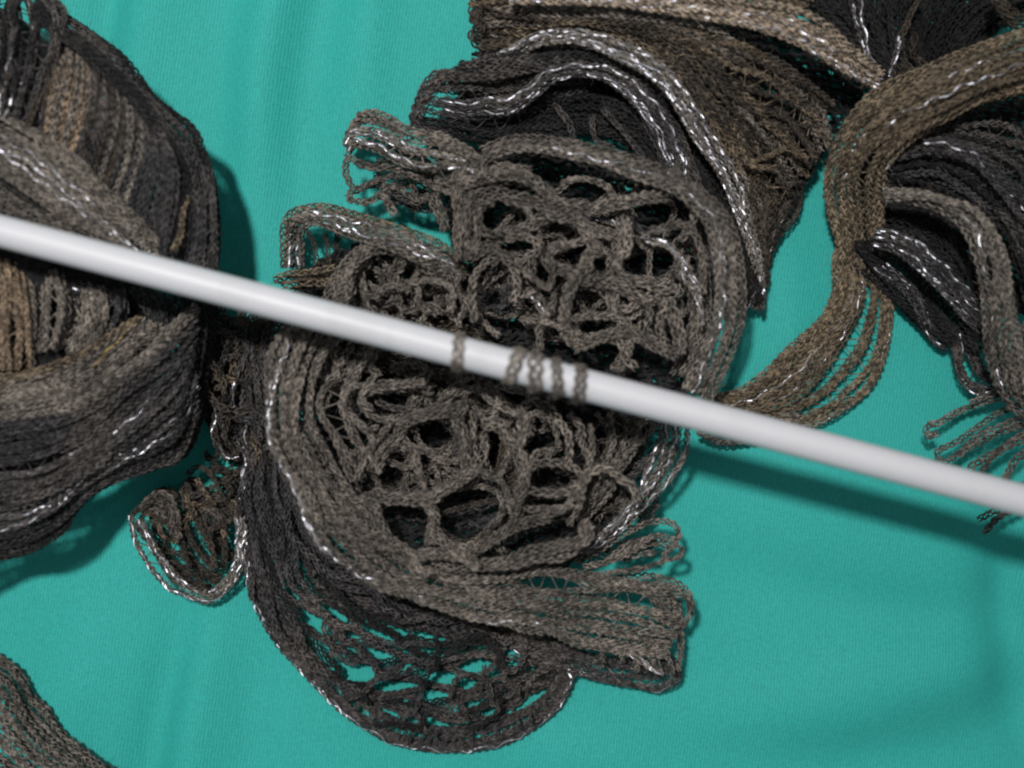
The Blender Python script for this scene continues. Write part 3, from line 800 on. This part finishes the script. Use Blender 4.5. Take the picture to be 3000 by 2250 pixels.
# small brown loops between scarf and ball
net(scarf, 'W', [[(1020, 420), (980, 540), (985, 680), (1060, 800), (1130, 830)], [(1100, 520), (1190, 535), (1300, 525)], [(1070, 800), (1045, 930), (1085, 1040), (1170, 1060)],
                 [(1160, 690), (1130, 790), (1180, 870), (1195, 1000)], [(1100, 380), (1200, 420), (1310, 400)], [(1110, 860), (1110, 960), (1150, 1040)], [(1200, 600), (1230, 650), (1300, 620)],
                 [(990, 470), (1080, 440), (1150, 480), (1160, 590)], [(1030, 600), (1080, 660), (1100, 760)]], mat='darkbrown', h=8, hj=1.2, w=1.1, glit=(2, 3))

# --- curled edge on the left with a glittering rim (crop I)
ribbon(scarf, 'I', [
    [(218, 580), (255, 760), (325, 900), (425, 1050), (555, 1180), (650, 1218), (750, 1255), (860, 1282), (985, 1205), (1085, 1095), (1135, 950), (1145, 800), (1155, 680), (1115, 600)],
    [(330, 620), (400, 760), (480, 890), (580, 1030), (700, 1150), (770, 1180), (820, 1190), (880, 1200), (950, 1150), (1030, 1060), (1080, 930), (1090, 800), (1090, 690), (1070, 600)]],
    3, 'taupe', w=1.0, h=[[9, 8, 6, 4, 4, 5, 7], [8, 7, 5, 3, 3, 4, 6]], glit=(0.0, 0.5, 1.0), wob=0.1, hw=0.2, ng=2)
net(scarf, 'I', [
    [(230, 580), (330, 480), (480, 380), (590, 430), (600, 600), (640, 800), (700, 950), (800, 1100)],
    [(300, 560), (400, 450), (500, 420), (540, 560), (590, 760)], [(400, 600), (520, 620), (620, 690)], [(420, 720), (520, 720), (570, 790)],
    [(680, 320), (730, 440), (700, 600), (720, 760), (800, 920), (880, 1050)], [(700, 260), (790, 200), (900, 290), (960, 400), (1040, 500), (1130, 560)],
    [(780, 320), (860, 440), (960, 530), (1060, 570)], [(880, 180), (1000, 210), (1110, 180)], [(520, 880), (640, 920), (720, 980)], [(560, 960), (680, 1010), (760, 1080)],
    [(640, 1040), (760, 1090), (850, 1150)], [(760, 600), (850, 700), (900, 850), (920, 1000)], [(960, 560), (1000, 700), (1000, 860), (980, 1020)], [(690, 300), (650, 400), (690, 520)],
    [(900, 250), (1000, 330), (1080, 430), (1130, 520)], [(800, 760), (900, 900), (1000, 980)], [(340, 520), (420, 520), (500, 600)],
], mat='darkbrown', h=4.5, hj=1.5, w=1.05)
net(scarf, 'I', [[(380, 560), (480, 620), (560, 700), (600, 800)], [(430, 640), (500, 720), (580, 820)], [(670, 380), (720, 520), (690, 660)], [(760, 290), (840, 400), (920, 500)]], mat='brown', h=5.5, w=1.0)

ribbon(scarf, 'I', [[(290, 620), (370, 800), (500, 980), (660, 1130), (850, 1210)], [(480, 470), (600, 640), (680, 820), (800, 980), (960, 1080)], [(720, 260), (800, 420), (900, 600), (980, 780), (1060, 900)]],
       9, 'darkbrown', w=1.2, h=[3, 2.5, 2], ts=[0, 0.1, 0.2, 0.42, 0.5, 0.58, 0.78, 0.9, 1.0], wob=0.4)
tangle(scarf, 'I', (640, 150, 1250, 700), 16, ['darkbrown', 'brown', 'charcoal'], (2, 5), w=1.1, lens=(0.006, 0.012), inside=lambda u, v: 600 < u < 1300 and 130 < v < 800)
ribbon(scarf, 'I', [[(330, 470), (450, 390), (560, 430), (610, 560), (620, 700)], [(330, 600), (430, 560), (520, 600), (560, 690), (600, 800)]], 5, 'taupe', w=1.1, h=5)
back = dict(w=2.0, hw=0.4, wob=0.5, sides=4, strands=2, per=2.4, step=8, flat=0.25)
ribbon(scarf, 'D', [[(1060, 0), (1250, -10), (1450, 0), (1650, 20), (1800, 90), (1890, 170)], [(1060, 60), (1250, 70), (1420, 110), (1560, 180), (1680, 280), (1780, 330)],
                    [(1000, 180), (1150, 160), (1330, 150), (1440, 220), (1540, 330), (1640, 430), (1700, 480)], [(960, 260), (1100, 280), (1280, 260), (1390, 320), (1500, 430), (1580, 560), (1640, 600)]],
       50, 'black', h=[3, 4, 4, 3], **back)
# --- upper tier of the scarf: fanned ruffles sweeping to the right
ribbon(scarf, 'D', [
    [(1028, 5), (1150, 15), (1300, 25), (1450, 45), (1570, 85), (1680, 150), (1760, 230), (1800, 310)],
    [(1022, 40), (1150, 50), (1300, 55), (1430, 85), (1530, 150), (1620, 240), (1690, 330), (1740, 390)],
    [(1030, 85), (1150, 85), (1280, 85), (1390, 120), (1470, 190), (1550, 290), (1610, 390), (1650, 480)]],
    20, 'brown', w=1.1, h=[[13, 14, 14, 12, 8], [11, 13, 13, 11, 6], [9, 11, 12, 9, 4]], wob=0.4, hw=0.6, ragged=0.02, mats=lambda t: 'brown' if rng.random() < 0.3 - 0.15 * t else ('darkbrown' if rng.random() < 0.45 + 0.4 * t else 'taupe'))  # more dark brown towards the lower edge paints the shading there
ribbon(scarf, 'D', [
    [(1100, -40), (1300, -25), (1450, -12), (1600, 2), (1700, 20), (1790, 60), (1860, 115), (1910, 160)],
    [(1100, 5), (1300, 12), (1450, 28), (1580, 52), (1680, 80), (1755, 115), (1820, 155), (1890, 190)]],
    6, 'beige', w=1.15, h=[[17, 18, 17, 13], [16, 17, 16, 12]], glit=(0.4, 0.6, 0.8, 1.0), wob=0.2, hw=0.3, ng=1)
ribbon(scarf, 'D', [
    [(1000, -60), (1200, -55), (1400, -50), (1600, -40), (1760, 0)], [(1010, 5), (1200, -5), (1400, -10), (1600, 0), (1720, 30)]], 6, 'brown', w=1.1, h=14)
# silver arc
ribbon(scarf, 'D', [
    [(1060, 135), (1100, 104), (1164, 70), (1244, 66), (1330, 92), (1405, 125), (1455, 165), (1497, 225), (1535, 290), (1580, 368), (1612, 440), (1640, 540), (1650, 610), (1644, 668)],
    [(1075, 150), (1115, 126), (1164, 98), (1244, 95), (1320, 118), (1390, 155), (1435, 195), (1475, 250), (1512, 310), (1555, 385), (1585, 450), (1622, 545), (1640, 610), (1641, 668)]],
    4, 'charcoal', w=1.1, h=[[9, 16, 17, 15, 12, 8, 3], [8, 15, 16, 14, 11, 7, 3]], glit=(0.0, 0.33, 0.66, 1.0), wob=0.12, hw=0.2, mats=lambda t: 'taupe')
ribbon(scarf, 'D', [[(1000, 158), (940, 164), (912, 205), (893, 262), (925, 288), (1000, 300)], [(1000, 168), (955, 175), (930, 210), (915, 258), (940, 276), (1000, 286)]], 3, 'charcoal', w=1.15, h=[10, 11, 11, 9, 8], wob=0.12, hw=0.3)
ribbon(scarf, 'D', [[(1120, -20), (1040, -6), (1022, 25), (1030, 58), (1019, 78), (1040, 100), (1120, 98)], [(1120, -8), (1050, 4), (1036, 28), (1044, 56), (1036, 78), (1055, 90), (1120, 88)]], 3, 'darkbrown', w=1.15, h=[13, 13, 12, 11, 10], wob=0.12, hw=0.3)
ribbon(scarf, 'D', [[(1100, 100), (1045, 105), (1032, 135), (1045, 160), (1100, 165)], [(1100, 112), (1060, 115), (1048, 135), (1058, 150), (1100, 153)]], 3, 'charcoal', w=1.15, h=10, wob=0.12, hw=0.3)
# dark run below it, second silver arc
ribbon(scarf, 'D', [
    [(1020, 130), (1100, 120), (1180, 110), (1260, 105), (1330, 125), (1390, 170), (1430, 230), (1470, 300), (1510, 400), (1560, 540), (1600, 660)],
    [(960, 165), (1060, 170), (1150, 150), (1240, 135), (1320, 150), (1375, 195), (1410, 250), (1445, 330), (1480, 430), (1530, 560), (1580, 680)]],
    9, 'black', w=1.1, h=[[12, 13, 12, 9, 6], [13, 14, 13, 9, 6]], wob=0.35, mats=lambda t: 'charcoal' if rng.random() < 0.6 else 'black')
ribbon(scarf, 'D', [
    [(955, 215), (996, 226), (1044, 220), (1104, 216), (1144, 188), (1190, 150), (1250, 140), (1325, 152), (1385, 195), (1428, 240), (1458, 300), (1486, 390)],
    [(960, 235), (996, 246), (1044, 242), (1104, 242), (1150, 214), (1196, 178), (1250, 166), (1318, 178), (1366, 218), (1400, 262), (1428, 320), (1450, 395)]],
    4, 'charcoal', w=1.05, h=[[11, 13, 14, 14, 12], [10, 12, 13, 13, 11]], glit=(0.0, 0.5, 1.0), wob=0.12, hw=0.2)
# ruffle end turned towards the open cloth
ribbon(scarf, 'D', [
    [(935, 166), (1000, 160), (1100, 165), (1180, 150), (1280, 135)],
    [(905, 215), (980, 205), (1080, 205), (1160, 195), (1270, 185)],
    [(893, 262), (960, 285), (1060, 305), (1150, 275), (1260, 250)]], 12, 'charcoal', w=1.05, h=[[8, 10, 11, 9], [10, 12, 11, 8], [7, 9, 9, 6]], wob=0.3, mats=lambda t: 'charcoal' if t < 0.75 else 'black')
ribbon(scarf, 'D', [[(1030, 80), (1060, 110), (1040, 140), (1010, 160)], [(1100, 85), (1120, 110), (1100, 135), (1080, 160)]], 5, 'charcoal', w=1.0, h=9)
ribbon(scarf, 'D', [
    [(1050, 250), (1150, 230), (1250, 205), (1340, 220), (1390, 270), (1425, 340), (1450, 420)],
    [(1040, 330), (1150, 300), (1250, 290), (1320, 300), (1390, 340), (1450, 400), (1500, 480)]], 12, 'black', w=1.15, h=8, hw=1.0, wob=0.5, sides=3)
net(scarf, 'D', [[(1200, 230), (1230, 270), (1240, 310)], [(1300, 230), (1340, 270), (1390, 350)], [(1280, 250), (1290, 300), (1330, 320)], [(1380, 230), (1420, 320), (1440, 380)]], mat='charcoal', h=10)
# brown lower right of the tier, lower half darkened to paint its shade
ribbon(scarf, 'C', [[(300, 190), (550, 260), (800, 400), (1010, 560)], [(240, 300), (450, 450), (680, 600), (880, 700)], [(220, 400), (330, 600), (480, 760), (720, 850)]], 13, 'brown', w=1.1,
       h=[[14, 14, 12, 9], [13, 13, 11, 8], [11, 11, 9, 6]], arch=1.0, wob=0.45, hw=0.6, ragged=0.03, mats=lambda t: ['brown', 'darkbrown', 'taupe', 'darkbrown'][rng.integers(4)] if t < 0.5 else 'darkbrown')
net(scarf, 'C', [[(280, 430), (340, 580), (380, 700), (460, 790), (540, 880)], [(430, 590), (490, 680), (515, 800), (545, 890), (690, 920)], [(230, 470), (330, 640), (420, 800), (500, 950)],
                 [(540, 880), (650, 830), (760, 800), (860, 860)], [(600, 650), (700, 720), (830, 850)]], mat='brown', h=10)
ribbon(scarf, 'C', [[(880, 760), (850, 900), (820, 1050), (740, 1220), (660, 1370), (600, 1500)], [(480, 800), (500, 950), (520, 1100), (560, 1280), (590, 1430), (610, 1560)]], 11, 'darkbrown', w=1.1, h=[[4, 4, 3, 3], [7, 7, 6, 5]], wob=0.5,
       glit=(0.15,), ng=1)
ribbon(scarf, 'F', [[(1270, 150), (1400, 330), (1500, 500), (1560, 700), (1600, 900)], [(1480, 60), (1580, 250), (1650, 450), (1700, 650), (1710, 900)]], 8, 'black', w=1.1, h=6, hw=0.6)
ribbon(scarf, 'F', [[(1620, 700), (1640, 800), (1620, 920)], [(1735, 580), (1725, 800), (1700, 940)]], 5, 'charcoal', w=1.0, h=4.5, glit=(0.3,), ng=1)

# ================================================================== ruffle coil on the right
coil = Thing('ruffle_coil', 'brown and charcoal ruffle coil whose frayed cord ends reach under the needle', 'yarn', (0.06, 0.02, 0))
ribbon(coil, 'C', [
    [(2120, 140), (1900, 210), (1700, 290), (1500, 380), (1300, 460), (1180, 540), (1075, 670), (990, 850), (958, 1000), (985, 1150), (1030, 1300)] + conv('H', 'C', [(742, 90), (745, 240), (685, 370), (560, 500), (430, 630), (280, 740), (150, 770)]),
    [(2120, 330), (1900, 390), (1720, 460), (1550, 540), (1400, 620), (1280, 710), (1180, 810), (1120, 930), (1110, 1040), (1130, 1170), (1140, 1300)] + conv('H', 'C', [(860, 100), (870, 260), (800, 440), (680, 600), (560, 730), (400, 810), (250, 830)]),
    [(2120, 480), (1900, 520), (1750, 570), (1600, 650), (1470, 730), (1360, 810), (1290, 900), (1268, 980), (1275, 1080), (1270, 1200), (1280, 1320)] + conv('H', 'C', [(1000, 120), (1015, 330), (985, 550), (930, 700), (850, 780), (700, 870), (480, 940)])],
    15, 'brown', w=1.2, h=[[14, 15, 15, 12, 7, 4, 3, 3, 4], [17, 18, 18, 14, 8, 4, 3, 3, 4], [14, 15, 15, 12, 7, 4, 2.5, 2, 3]], ts=[0, .06, .12, .18, .24, .30, .36, .42, .48, .54, .66, .70, .84, .90, 1.0],
    glit=(0.35, 0.55, 1.0), ng=1, wob=0.28, hw=0.4, mats=lambda t: 'taupe' if rng.random() < 0.12 else 'brown')
ribbon(coil, 'H', [[(170, 770), (260, 800), (420, 830), (560, 860)], [(60, 940), (200, 990), (400, 960), (560, 920)]], 7, 'taupe', w=1.1, h=3)
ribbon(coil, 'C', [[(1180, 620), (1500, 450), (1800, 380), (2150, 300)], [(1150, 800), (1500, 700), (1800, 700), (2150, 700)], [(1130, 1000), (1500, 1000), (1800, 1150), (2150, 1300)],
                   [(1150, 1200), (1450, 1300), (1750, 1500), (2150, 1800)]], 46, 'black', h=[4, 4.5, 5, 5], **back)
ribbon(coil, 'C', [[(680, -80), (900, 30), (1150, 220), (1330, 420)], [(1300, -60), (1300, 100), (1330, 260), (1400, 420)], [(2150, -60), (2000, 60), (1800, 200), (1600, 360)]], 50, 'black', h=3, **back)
# inner charcoal arcs
ribbon(coil, 'C', [
    [(1400, 800), (1600, 700), (1800, 680), (2000, 720), (2130, 780)], [(1320, 860), (1550, 800), (1760, 870), (1930, 990), (2100, 1200)],
    [(1290, 980), (1500, 980), (1720, 1060), (1880, 1190), (2000, 1400), (2080, 1700)]], 20, 'charcoal', w=1.1, h=[[9, 10, 10], [11, 13, 12], [11, 13, 12]], wob=0.4, hw=0.9, mats=lambda t: 'charcoal' if (int(t * 20) % 5) else 'black')
ribbon(coil, 'C', [[(1480, 790), (1640, 790), (1800, 850), (1930, 960), (2040, 1110)], [(1480, 830), (1620, 830), (1770, 890), (1900, 1010), (2020, 1180)]], 3, 'charcoal', w=1.1, h=15, glit=(0.5,), ng=1)
# taupe arc
ribbon(coil, 'C', [
    [(1270, 1030), (1430, 1035), (1600, 1075), (1760, 1120), (1870, 1240), (1935, 1400), (1965, 1580), (1990, 1760), (2030, 1950), (2080, 2150)],
    [(1280, 1090), (1400, 1085), (1560, 1120), (1680, 1195), (1750, 1300), (1790, 1430), (1812, 1580), (1830, 1760), (1840, 1900), (1880, 2080)]],
    7, 'taupe', w=1.15, h=[[13, 16, 17, 16, 13], [12, 15, 16, 14, 11]], wob=0.25, hw=0.4, arch=1.0, glit=(0.85,), ng=1)
ribbon(coil, 'C', [[(1900, 1150), (1990, 1350), (2040, 1600), (2080, 1900)], [(2060, 1150), (2100, 1400), (2130, 1700), (2150, 1900)]], 6, 'black', w=1.1, h=12)
# silver band over the dark hollow
ribbon(coil, 'C', [[(1225, 1245), (1400, 1285), (1550, 1400), (1690, 1540), (1800, 1670), (1900, 1760)], [(1215, 1330), (1350, 1370), (1480, 1480), (1600, 1600), (1730, 1740), (1830, 1830)]], 5, 'charcoal', w=1.1,
       h=[[9, 13, 13, 10, 6], [8, 12, 12, 9, 5]], glit=(0.0, 0.25, 0.75, 1.0), wob=0.15, hw=0.2, ng=2)
ribbon(coil, 'C', [[(1290, 1120), (1450, 1150), (1600, 1230), (1720, 1400), (1780, 1600)], [(1240, 1300), (1400, 1380), (1560, 1520), (1680, 1680), (1800, 1850)]], 10, 'black', w=1.15, h=6, hw=0.8)
ribbon(coil, 'H', [[(760, 60), (900, 180), (1050, 330), (1150, 420), (1280, 520)], [(1000, -60), (1150, 100), (1300, 260), (1420, 420), (1500, 560)]], 12, 'black', w=1.15, h=[[4, 3.5, 3.5], [7, 6, 6]], hw=0.8)
ribbon(coil, 'H', [[(950, 120), (1050, 250), (1120, 330), (1175, 430), (1240, 505), (1290, 525)], [(1000, 120), (1100, 210), (1190, 320), (1260, 420), (1310, 500)]], 3, 'charcoal', w=1.0, h=[5, 5, 4, 3], glit=(0.0, 0.5, 1.0), ng=1)
ribbon(coil, 'H', [[(1300, 480), (1335, 630), (1385, 725), (1460, 755), (1540, 740)], [(1400, 420), (1450, 560), (1490, 650), (1540, 690)]], 6, 'charcoal', w=1.0, h=4, glit=(0.1, 0.5), ng=1)
ribbon(coil, 'H', [[(1480, 520), (1500, 620), (1540, 720), (1600, 800), (1700, 860)], [(1680, 400), (1660, 560), (1690, 680), (1720, 760)]], 8, 'taupe', w=1.15, h=10, hw=0.6)
# frayed ends
net(coil, 'H', [
    [(1750, 690), (1600, 750), (1470, 800), (1350, 850), (1250, 895), (1190, 905), (1180, 935), (1210, 962), (1245, 935)],
    [(1750, 760), (1560, 840), (1450, 910), (1350, 980), (1250, 1030), (1245, 1070), (1290, 1085), (1390, 1020), (1500, 960), (1700, 880)],
    [(1750, 880), (1600, 970), (1500, 1060), (1440, 1150), (1430, 1180)], [(1750, 950), (1620, 1080), (1540, 1180)],
    [(1740, 1200), (1620, 1270), (1520, 1320), (1430, 1365)], [(1750, 1230), (1630, 1310), (1530, 1370), (1450, 1425)], [(1750, 830), (1580, 900), (1450, 960), (1340, 1040)],
    [(1740, 930), (1560, 1010), (1440, 1080), (1390, 1130)], [(1740, 1130), (1650, 1180), (1560, 1240)], [(1700, 650), (1600, 700), (1500, 760), (1400, 800)],
], h=6.5, hj=1.2, w=1.15)
# deep hollow at the top right, its shade put into black cords
ribbon(coil, 'C', [[(860, -60), (950, 80), (1100, 240), (1250, 380), (1330, 480)], [(1300, -60), (1290, 120), (1310, 300), (1330, 420)]], 10, 'black', w=1.1, h=9, hw=0.7)
ribbon(coil, 'C', [[(1060, -60), (1100, 60), (1150, 180), (1180, 320), (1210, 420)], [(1110, -60), (1145, 60), (1185, 180), (1200, 320), (1230, 420)]], 2, 'charcoal', w=1.0, h=11, glit=(0, 1), ng=2)
ribbon(coil, 'C', [[(1355, 200), (1325, 300), (1300, 420)], [(1370, 210), (1345, 310), (1320, 430)]], 2, 'charcoal', w=0.9, h=12, glit=(0, 1), ng=2)
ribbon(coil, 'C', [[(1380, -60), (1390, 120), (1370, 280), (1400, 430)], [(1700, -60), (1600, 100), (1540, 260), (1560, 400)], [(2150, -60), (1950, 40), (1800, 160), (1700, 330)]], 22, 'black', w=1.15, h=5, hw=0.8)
net(coil, 'C', [[(1480, -20), (1410, 80), (1385, 200), (1400, 320), (1440, 420)], [(1380, 130), (1350, 260), (1370, 400)], [(1450, 180), (1440, 280), (1480, 370)]], mat='darkbrown', h=10)
net(coil, 'C', [[(1820, -40), (1900, 40), (1980, 120), (2100, 200)], [(1850, -50), (1940, 40), (2060, 130)]], mat='darkbrown', h=11)

# ================================================================== ball of yarn on the left
ball = Thing('yarn_ball', 'fat charcoal and tan ball of unknitted ruffle yarn lying under the needle', 'yarn ball', (-0.075, 0.01, 0))
def build_core():
    nu, nv = 48, 24
    th = np.linspace(0, 2 * math.pi, nu, endpoint=False); ph = np.linspace(0.0, math.pi, nv)
    c = pts('D', [(-60, 590)], 0)[0]
    rad = np.array([0.0290, 0.0365, 0.0092])
    ct, st = np.cos(th)[None, :], np.sin(th)[None, :]
    sp, cp = np.sin(ph)[:, None], np.cos(ph)[:, None]
    wv = 1 + 0.03 * np.sin(5 * th + 1)[None, :]
    V = np.stack([c[0] + rad[0] * ct * sp * wv, c[1] + rad[1] * st * sp * wv, 0.0092 + rad[2] * cp * np.ones_like(ct)], -1).reshape(-1, 3)
    i = np.arange(nv - 1)[:, None] * nu; j = np.arange(nu)[None, :]; jn = (j + 1) % nu
    Q = np.stack([i + j, i + nu + j, i + nu + jn, i + jn], -1).reshape(-1, 4)
    link('core', make_mesh('core', [(V - ball.base, Q)]), M['black'], ball.root)
build_core()
bw = dict(wob=0.2, hw=0.35)
ribbon(ball, 'A', [
    [(230, -40), (330, 70), (460, 150), (640, 280), (820, 510), (1020, 670), (1090, 810), (1150, 970), (1170, 1150), (1170, 1350), (1150, 1500)],
    [(200, 0), (310, 130), (480, 230), (630, 370), (790, 560), (940, 740), (1020, 880), (1060, 1050), (1060, 1200), (1050, 1350), (1020, 1500)],
    [(180, 60), (300, 180), (470, 300), (620, 440), (760, 600), (880, 780), (940, 930), (955, 1080), (940, 1230), (910, 1380), (880, 1500)]],
    14, 'black', w=1.05, h=[[12, 14, 15, 15, 15], [15, 17, 17, 17, 16], [17, 18, 18, 18, 17]], mats=lambda t: 'charcoal' if 0.2 < t < 0.5 else 'black', **bw)
ribbon(ball, 'A', [[(1130, 900), (1155, 1050), (1165, 1250), (1155, 1450)], [(1010, 950), (1040, 1100), (1030, 1280), (990, 1450)]], 6, 'charcoal', w=1.1, h=[16, 17, 17, 17], **bw)
net(ball, 'A', [[(1000, 1050), (985, 1200), (950, 1370)]], mat='brown', h=19, w=1.0)
ribbon(ball, 'A', [
    [(345, 160), (310, 350), (245, 560), (190, 880)], [(480, 260), (525, 420), (505, 650), (410, 1010)],
    [(620, 380), (715, 560), (735, 800), (625, 1160)], [(760, 520), (890, 760), (945, 1000), (890, 1380)]],
    34, 'charcoal', w=1.12, h=[[15, 18, 19, 17], [14, 18, 20, 17], [13, 17, 19, 16], [16, 18, 19, 18]], mats=lambda t: ('tan' if rng.random() < 0.8 else 'taupe') if 0.03 < t < 0.30 else (['charcoal', 'charcoal', 'charcoal', 'taupe', 'darkbrown'][rng.integers(5)] if t < 0.7 else 'charcoal'), wob=0.1, hw=0.2)
ribbon(ball, 'A', [
    [(-120, -40), (-80, 200), (-90, 450), (-120, 750)], [(120, -40), (130, 150), (90, 380), (20, 650)], [(275, -20), (330, 130), (285, 400), (215, 720)]],
    19, 'charcoal', w=1.0, h=[[12, 17, 19, 19], [12, 17, 20, 20], [10, 16, 19, 19]], glit=(0.45, 0.62, 0.95), ng=1, wob=0.5, hw=0.8, mats=lambda t: ['charcoal', 'black', 'charcoal', 'darkbrown'][int(t * 19) % 4])
ribbon(ball, 'A', [
    [(-80, 600), (80, 670), (260, 770), (430, 880), (580, 1010), (730, 1160), (880, 1340), (960, 1470)],
    [(-80, 760), (90, 850), (240, 950), (390, 1070), (530, 1180), (680, 1290), (800, 1400), (880, 1500)],
    [(-80, 900), (80, 990), (230, 1090), (390, 1200), (530, 1280), (680, 1360), (760, 1430), (820, 1510)]],
    13, 'taupe', w=1.1, h=[[20.2, 20.5, 19.5, 16], [20.8, 20.8, 19.5, 15], [20, 20, 18.5, 14]], glit=(0.36, 0.48, 0.6), ng=2, wob=0.25, hw=0.3)
ribbon(ball, 'A', [[(-80, 980), (100, 1080), (280, 1180), (450, 1270), (560, 1330)], [(-80, 1160), (100, 1200), (260, 1260), (400, 1330), (500, 1400)]], 7, 'taupe', w=1.1, h=[18.5, 18.5, 18, 16], mats=lambda t: 'taupe' if t < 0.6 else 'charcoal', **bw)
ribbon(ball, 'W', [[(880, 230), (930, 380), (930, 560), (900, 720), (850, 880), (760, 1000)], [(1060, 250), (1080, 400), (1050, 600), (1010, 800), (950, 960), (880, 1060)]], 12, 'black', w=1.2, h=[[15, 15, 14], [6, 6, 5]], **bw)
ribbon(ball, 'W', [[(560, 900), (700, 800), (820, 700), (900, 560)], [(520, 1150), (720, 1080), (880, 1000), (960, 800)]], 12, 'black', w=1.3, h=[[14, 14, 14], [8, 8, 8]], **bw)
# pleats below the needle
ribbon(ball, 'W', [[(-90, 60), (-80, 300), (-60, 640)], [(30, 100), (60, 330), (60, 640)], [(130, 130), (160, 330), (150, 620)]], 10, 'tan', w=1.05, h=[[17, 19, 18], [18, 20, 19], [16, 18, 17]], mats=lambda t: 'tan' if t < 0.75 else 'taupe', **bw)
ribbon(ball, 'W', [[(170, 120), (190, 300), (170, 560)], [(260, 150), (290, 320), (260, 540)], [(300, 180), (345, 330), (330, 520)]], 8, 'taupe', w=1.05, h=[[15, 17, 16], [17, 19, 18], [14, 16, 15]], **bw)
ribbon(ball, 'W', [[(360, 200), (380, 350), (330, 560)], [(480, 230), (500, 360), (430, 560)], [(590, 250), (610, 350), (520, 500)]], 9, 'taupe', w=1.05, h=[[14, 16, 16], [16, 18, 17], [13, 15, 14]], mats=lambda t: 'taupe' if t < 0.7 else 'charcoal', **bw)
ribbon(ball, 'W', [[(-80, 40), (100, 90), (300, 170), (460, 240), (620, 300)], [(-80, 170), (80, 200), (250, 260), (400, 340)]], 8, 'charcoal', w=1.1, h=15.5, glit=(0.3,), ng=1, **bw)
ribbon(ball, 'W', [[(640, 240), (700, 330), (740, 420), (700, 520)], [(880, 280), (900, 360), (860, 460), (780, 560)]], 9, 'charcoal', w=1.05, h=[[14, 14, 14], [11, 11, 11]], **bw)
ribbon(ball, 'W', [[(-80, 690), (150, 650), (300, 590), (430, 540), (590, 440), (690, 390)], [(-460, 930), (-80, 840), (200, 795), (400, 745), (560, 640), (700, 510), (800, 420)]], 9, 'taupe', w=1.05, h=[[18, 18.5, 17, 15], [19, 19, 18, 14]],
       mats=lambda t: 'brown' if t < 0.2 else 'taupe', **bw)
def gold_bit():
    P = resample(pts('W', [(440, 620), (490, 585), (550, 520), (610, 455), (660, 410)], 18.5), 60)
    link('gold_thread', make_mesh('gold_thread', shift([glitter(P, 0.0011), glitter(P, 0.0012)], ball.base), False), M['gold'], ball.root)
gold_bit()
ribbon(ball, 'W', [
    [(-80, 840), (200, 800), (400, 760), (560, 670), (720, 540), (850, 410), (960, 320)],
    [(-460, 1130), (-80, 1040), (200, 1000), (400, 920), (570, 810), (720, 690), (850, 570), (950, 430)],
    [(-460, 1340), (-80, 1250), (200, 1190), (400, 1090), (570, 970), (720, 850), (850, 730), (930, 580)]],
    19, 'charcoal', w=1.1, h=[[19, 19, 18, 16], [19, 18.5, 17.5, 15], [18, 17.5, 16.5, 14]], mats=lambda t: 'taupe' if t < 0.2 else 'charcoal', glit=(0.75,), ng=1, wob=0.2, hw=0.4)
ribbon(ball, 'W', [
    [(-460, 1330), (-80, 1240), (200, 1180), (400, 1085), (580, 970), (760, 830), (880, 700), (940, 560)],
    [(-460, 1520), (-80, 1400), (100, 1370), (250, 1310), (400, 1200), (570, 1090), (760, 980), (880, 880), (950, 700)],
    [(-460, 1720), (-80, 1560), (100, 1530), (250, 1450), (335, 1370), (420, 1260), (560, 1180), (760, 1115), (880, 1060), (960, 850)]],
    16, 'charcoal', w=1.1, h=[[18.5, 18, 17, 14], [17, 16.5, 15.5, 13], [14.5, 14, 13.5, 12]], mats=lambda t: 'black' if t > 0.55 and rng.random() < 0.7 else 'charcoal', glit=(0.4, 0.5), ng=1, wob=0.3, hw=0.4)
ribbon(ball, 'W', [[(-80, 1480), (100, 1450), (220, 1390), (320, 1300)], [(-80, 1560), (100, 1535), (260, 1450), (340, 1370)]], 5, 'taupe', w=1.05, h=12.5, mats=lambda t: 'charcoal' if t < 0.5 else 'taupe')

# ================================================================== plain ruffle in the lower corner
plain = Thing('yarn_ruffle', 'plain taupe ruffle without glitter lying apart on the teal cloth', 'yarn', (-0.070, -0.052, 0))
ribbon(plain, 'K', [
    [(-250, 330), (0, 500), (150, 610), (260, 760), (330, 890), (500, 1030), (620, 1225), (720, 1335), (900, 1450), (1050, 1560), (1250, 1680), (1500, 1850)],
    [(-250, 650), (0, 800), (120, 960), (250, 1120), (400, 1300), (560, 1440), (720, 1560), (900, 1680), (1100, 1800), (1300, 1950)],
    [(-250, 1050), (0, 1200), (150, 1370), (320, 1540), (500, 1680), (700, 1820), (900, 1950)],
    [(-250, 1500), (0, 1650), (200, 1800), (400, 1950), (600, 2100)]],
    16, 'taupe', w=1.2, h=[[2, 2.5, 2.5, 2], [6, 7, 7, 6], [9, 10, 10, 9], [9, 10, 10, 9]], wob=0.25, hw=0.3)

print('TRIANGLES', TRIS[0], 'OBJECTS', len(bpy.data.objects))
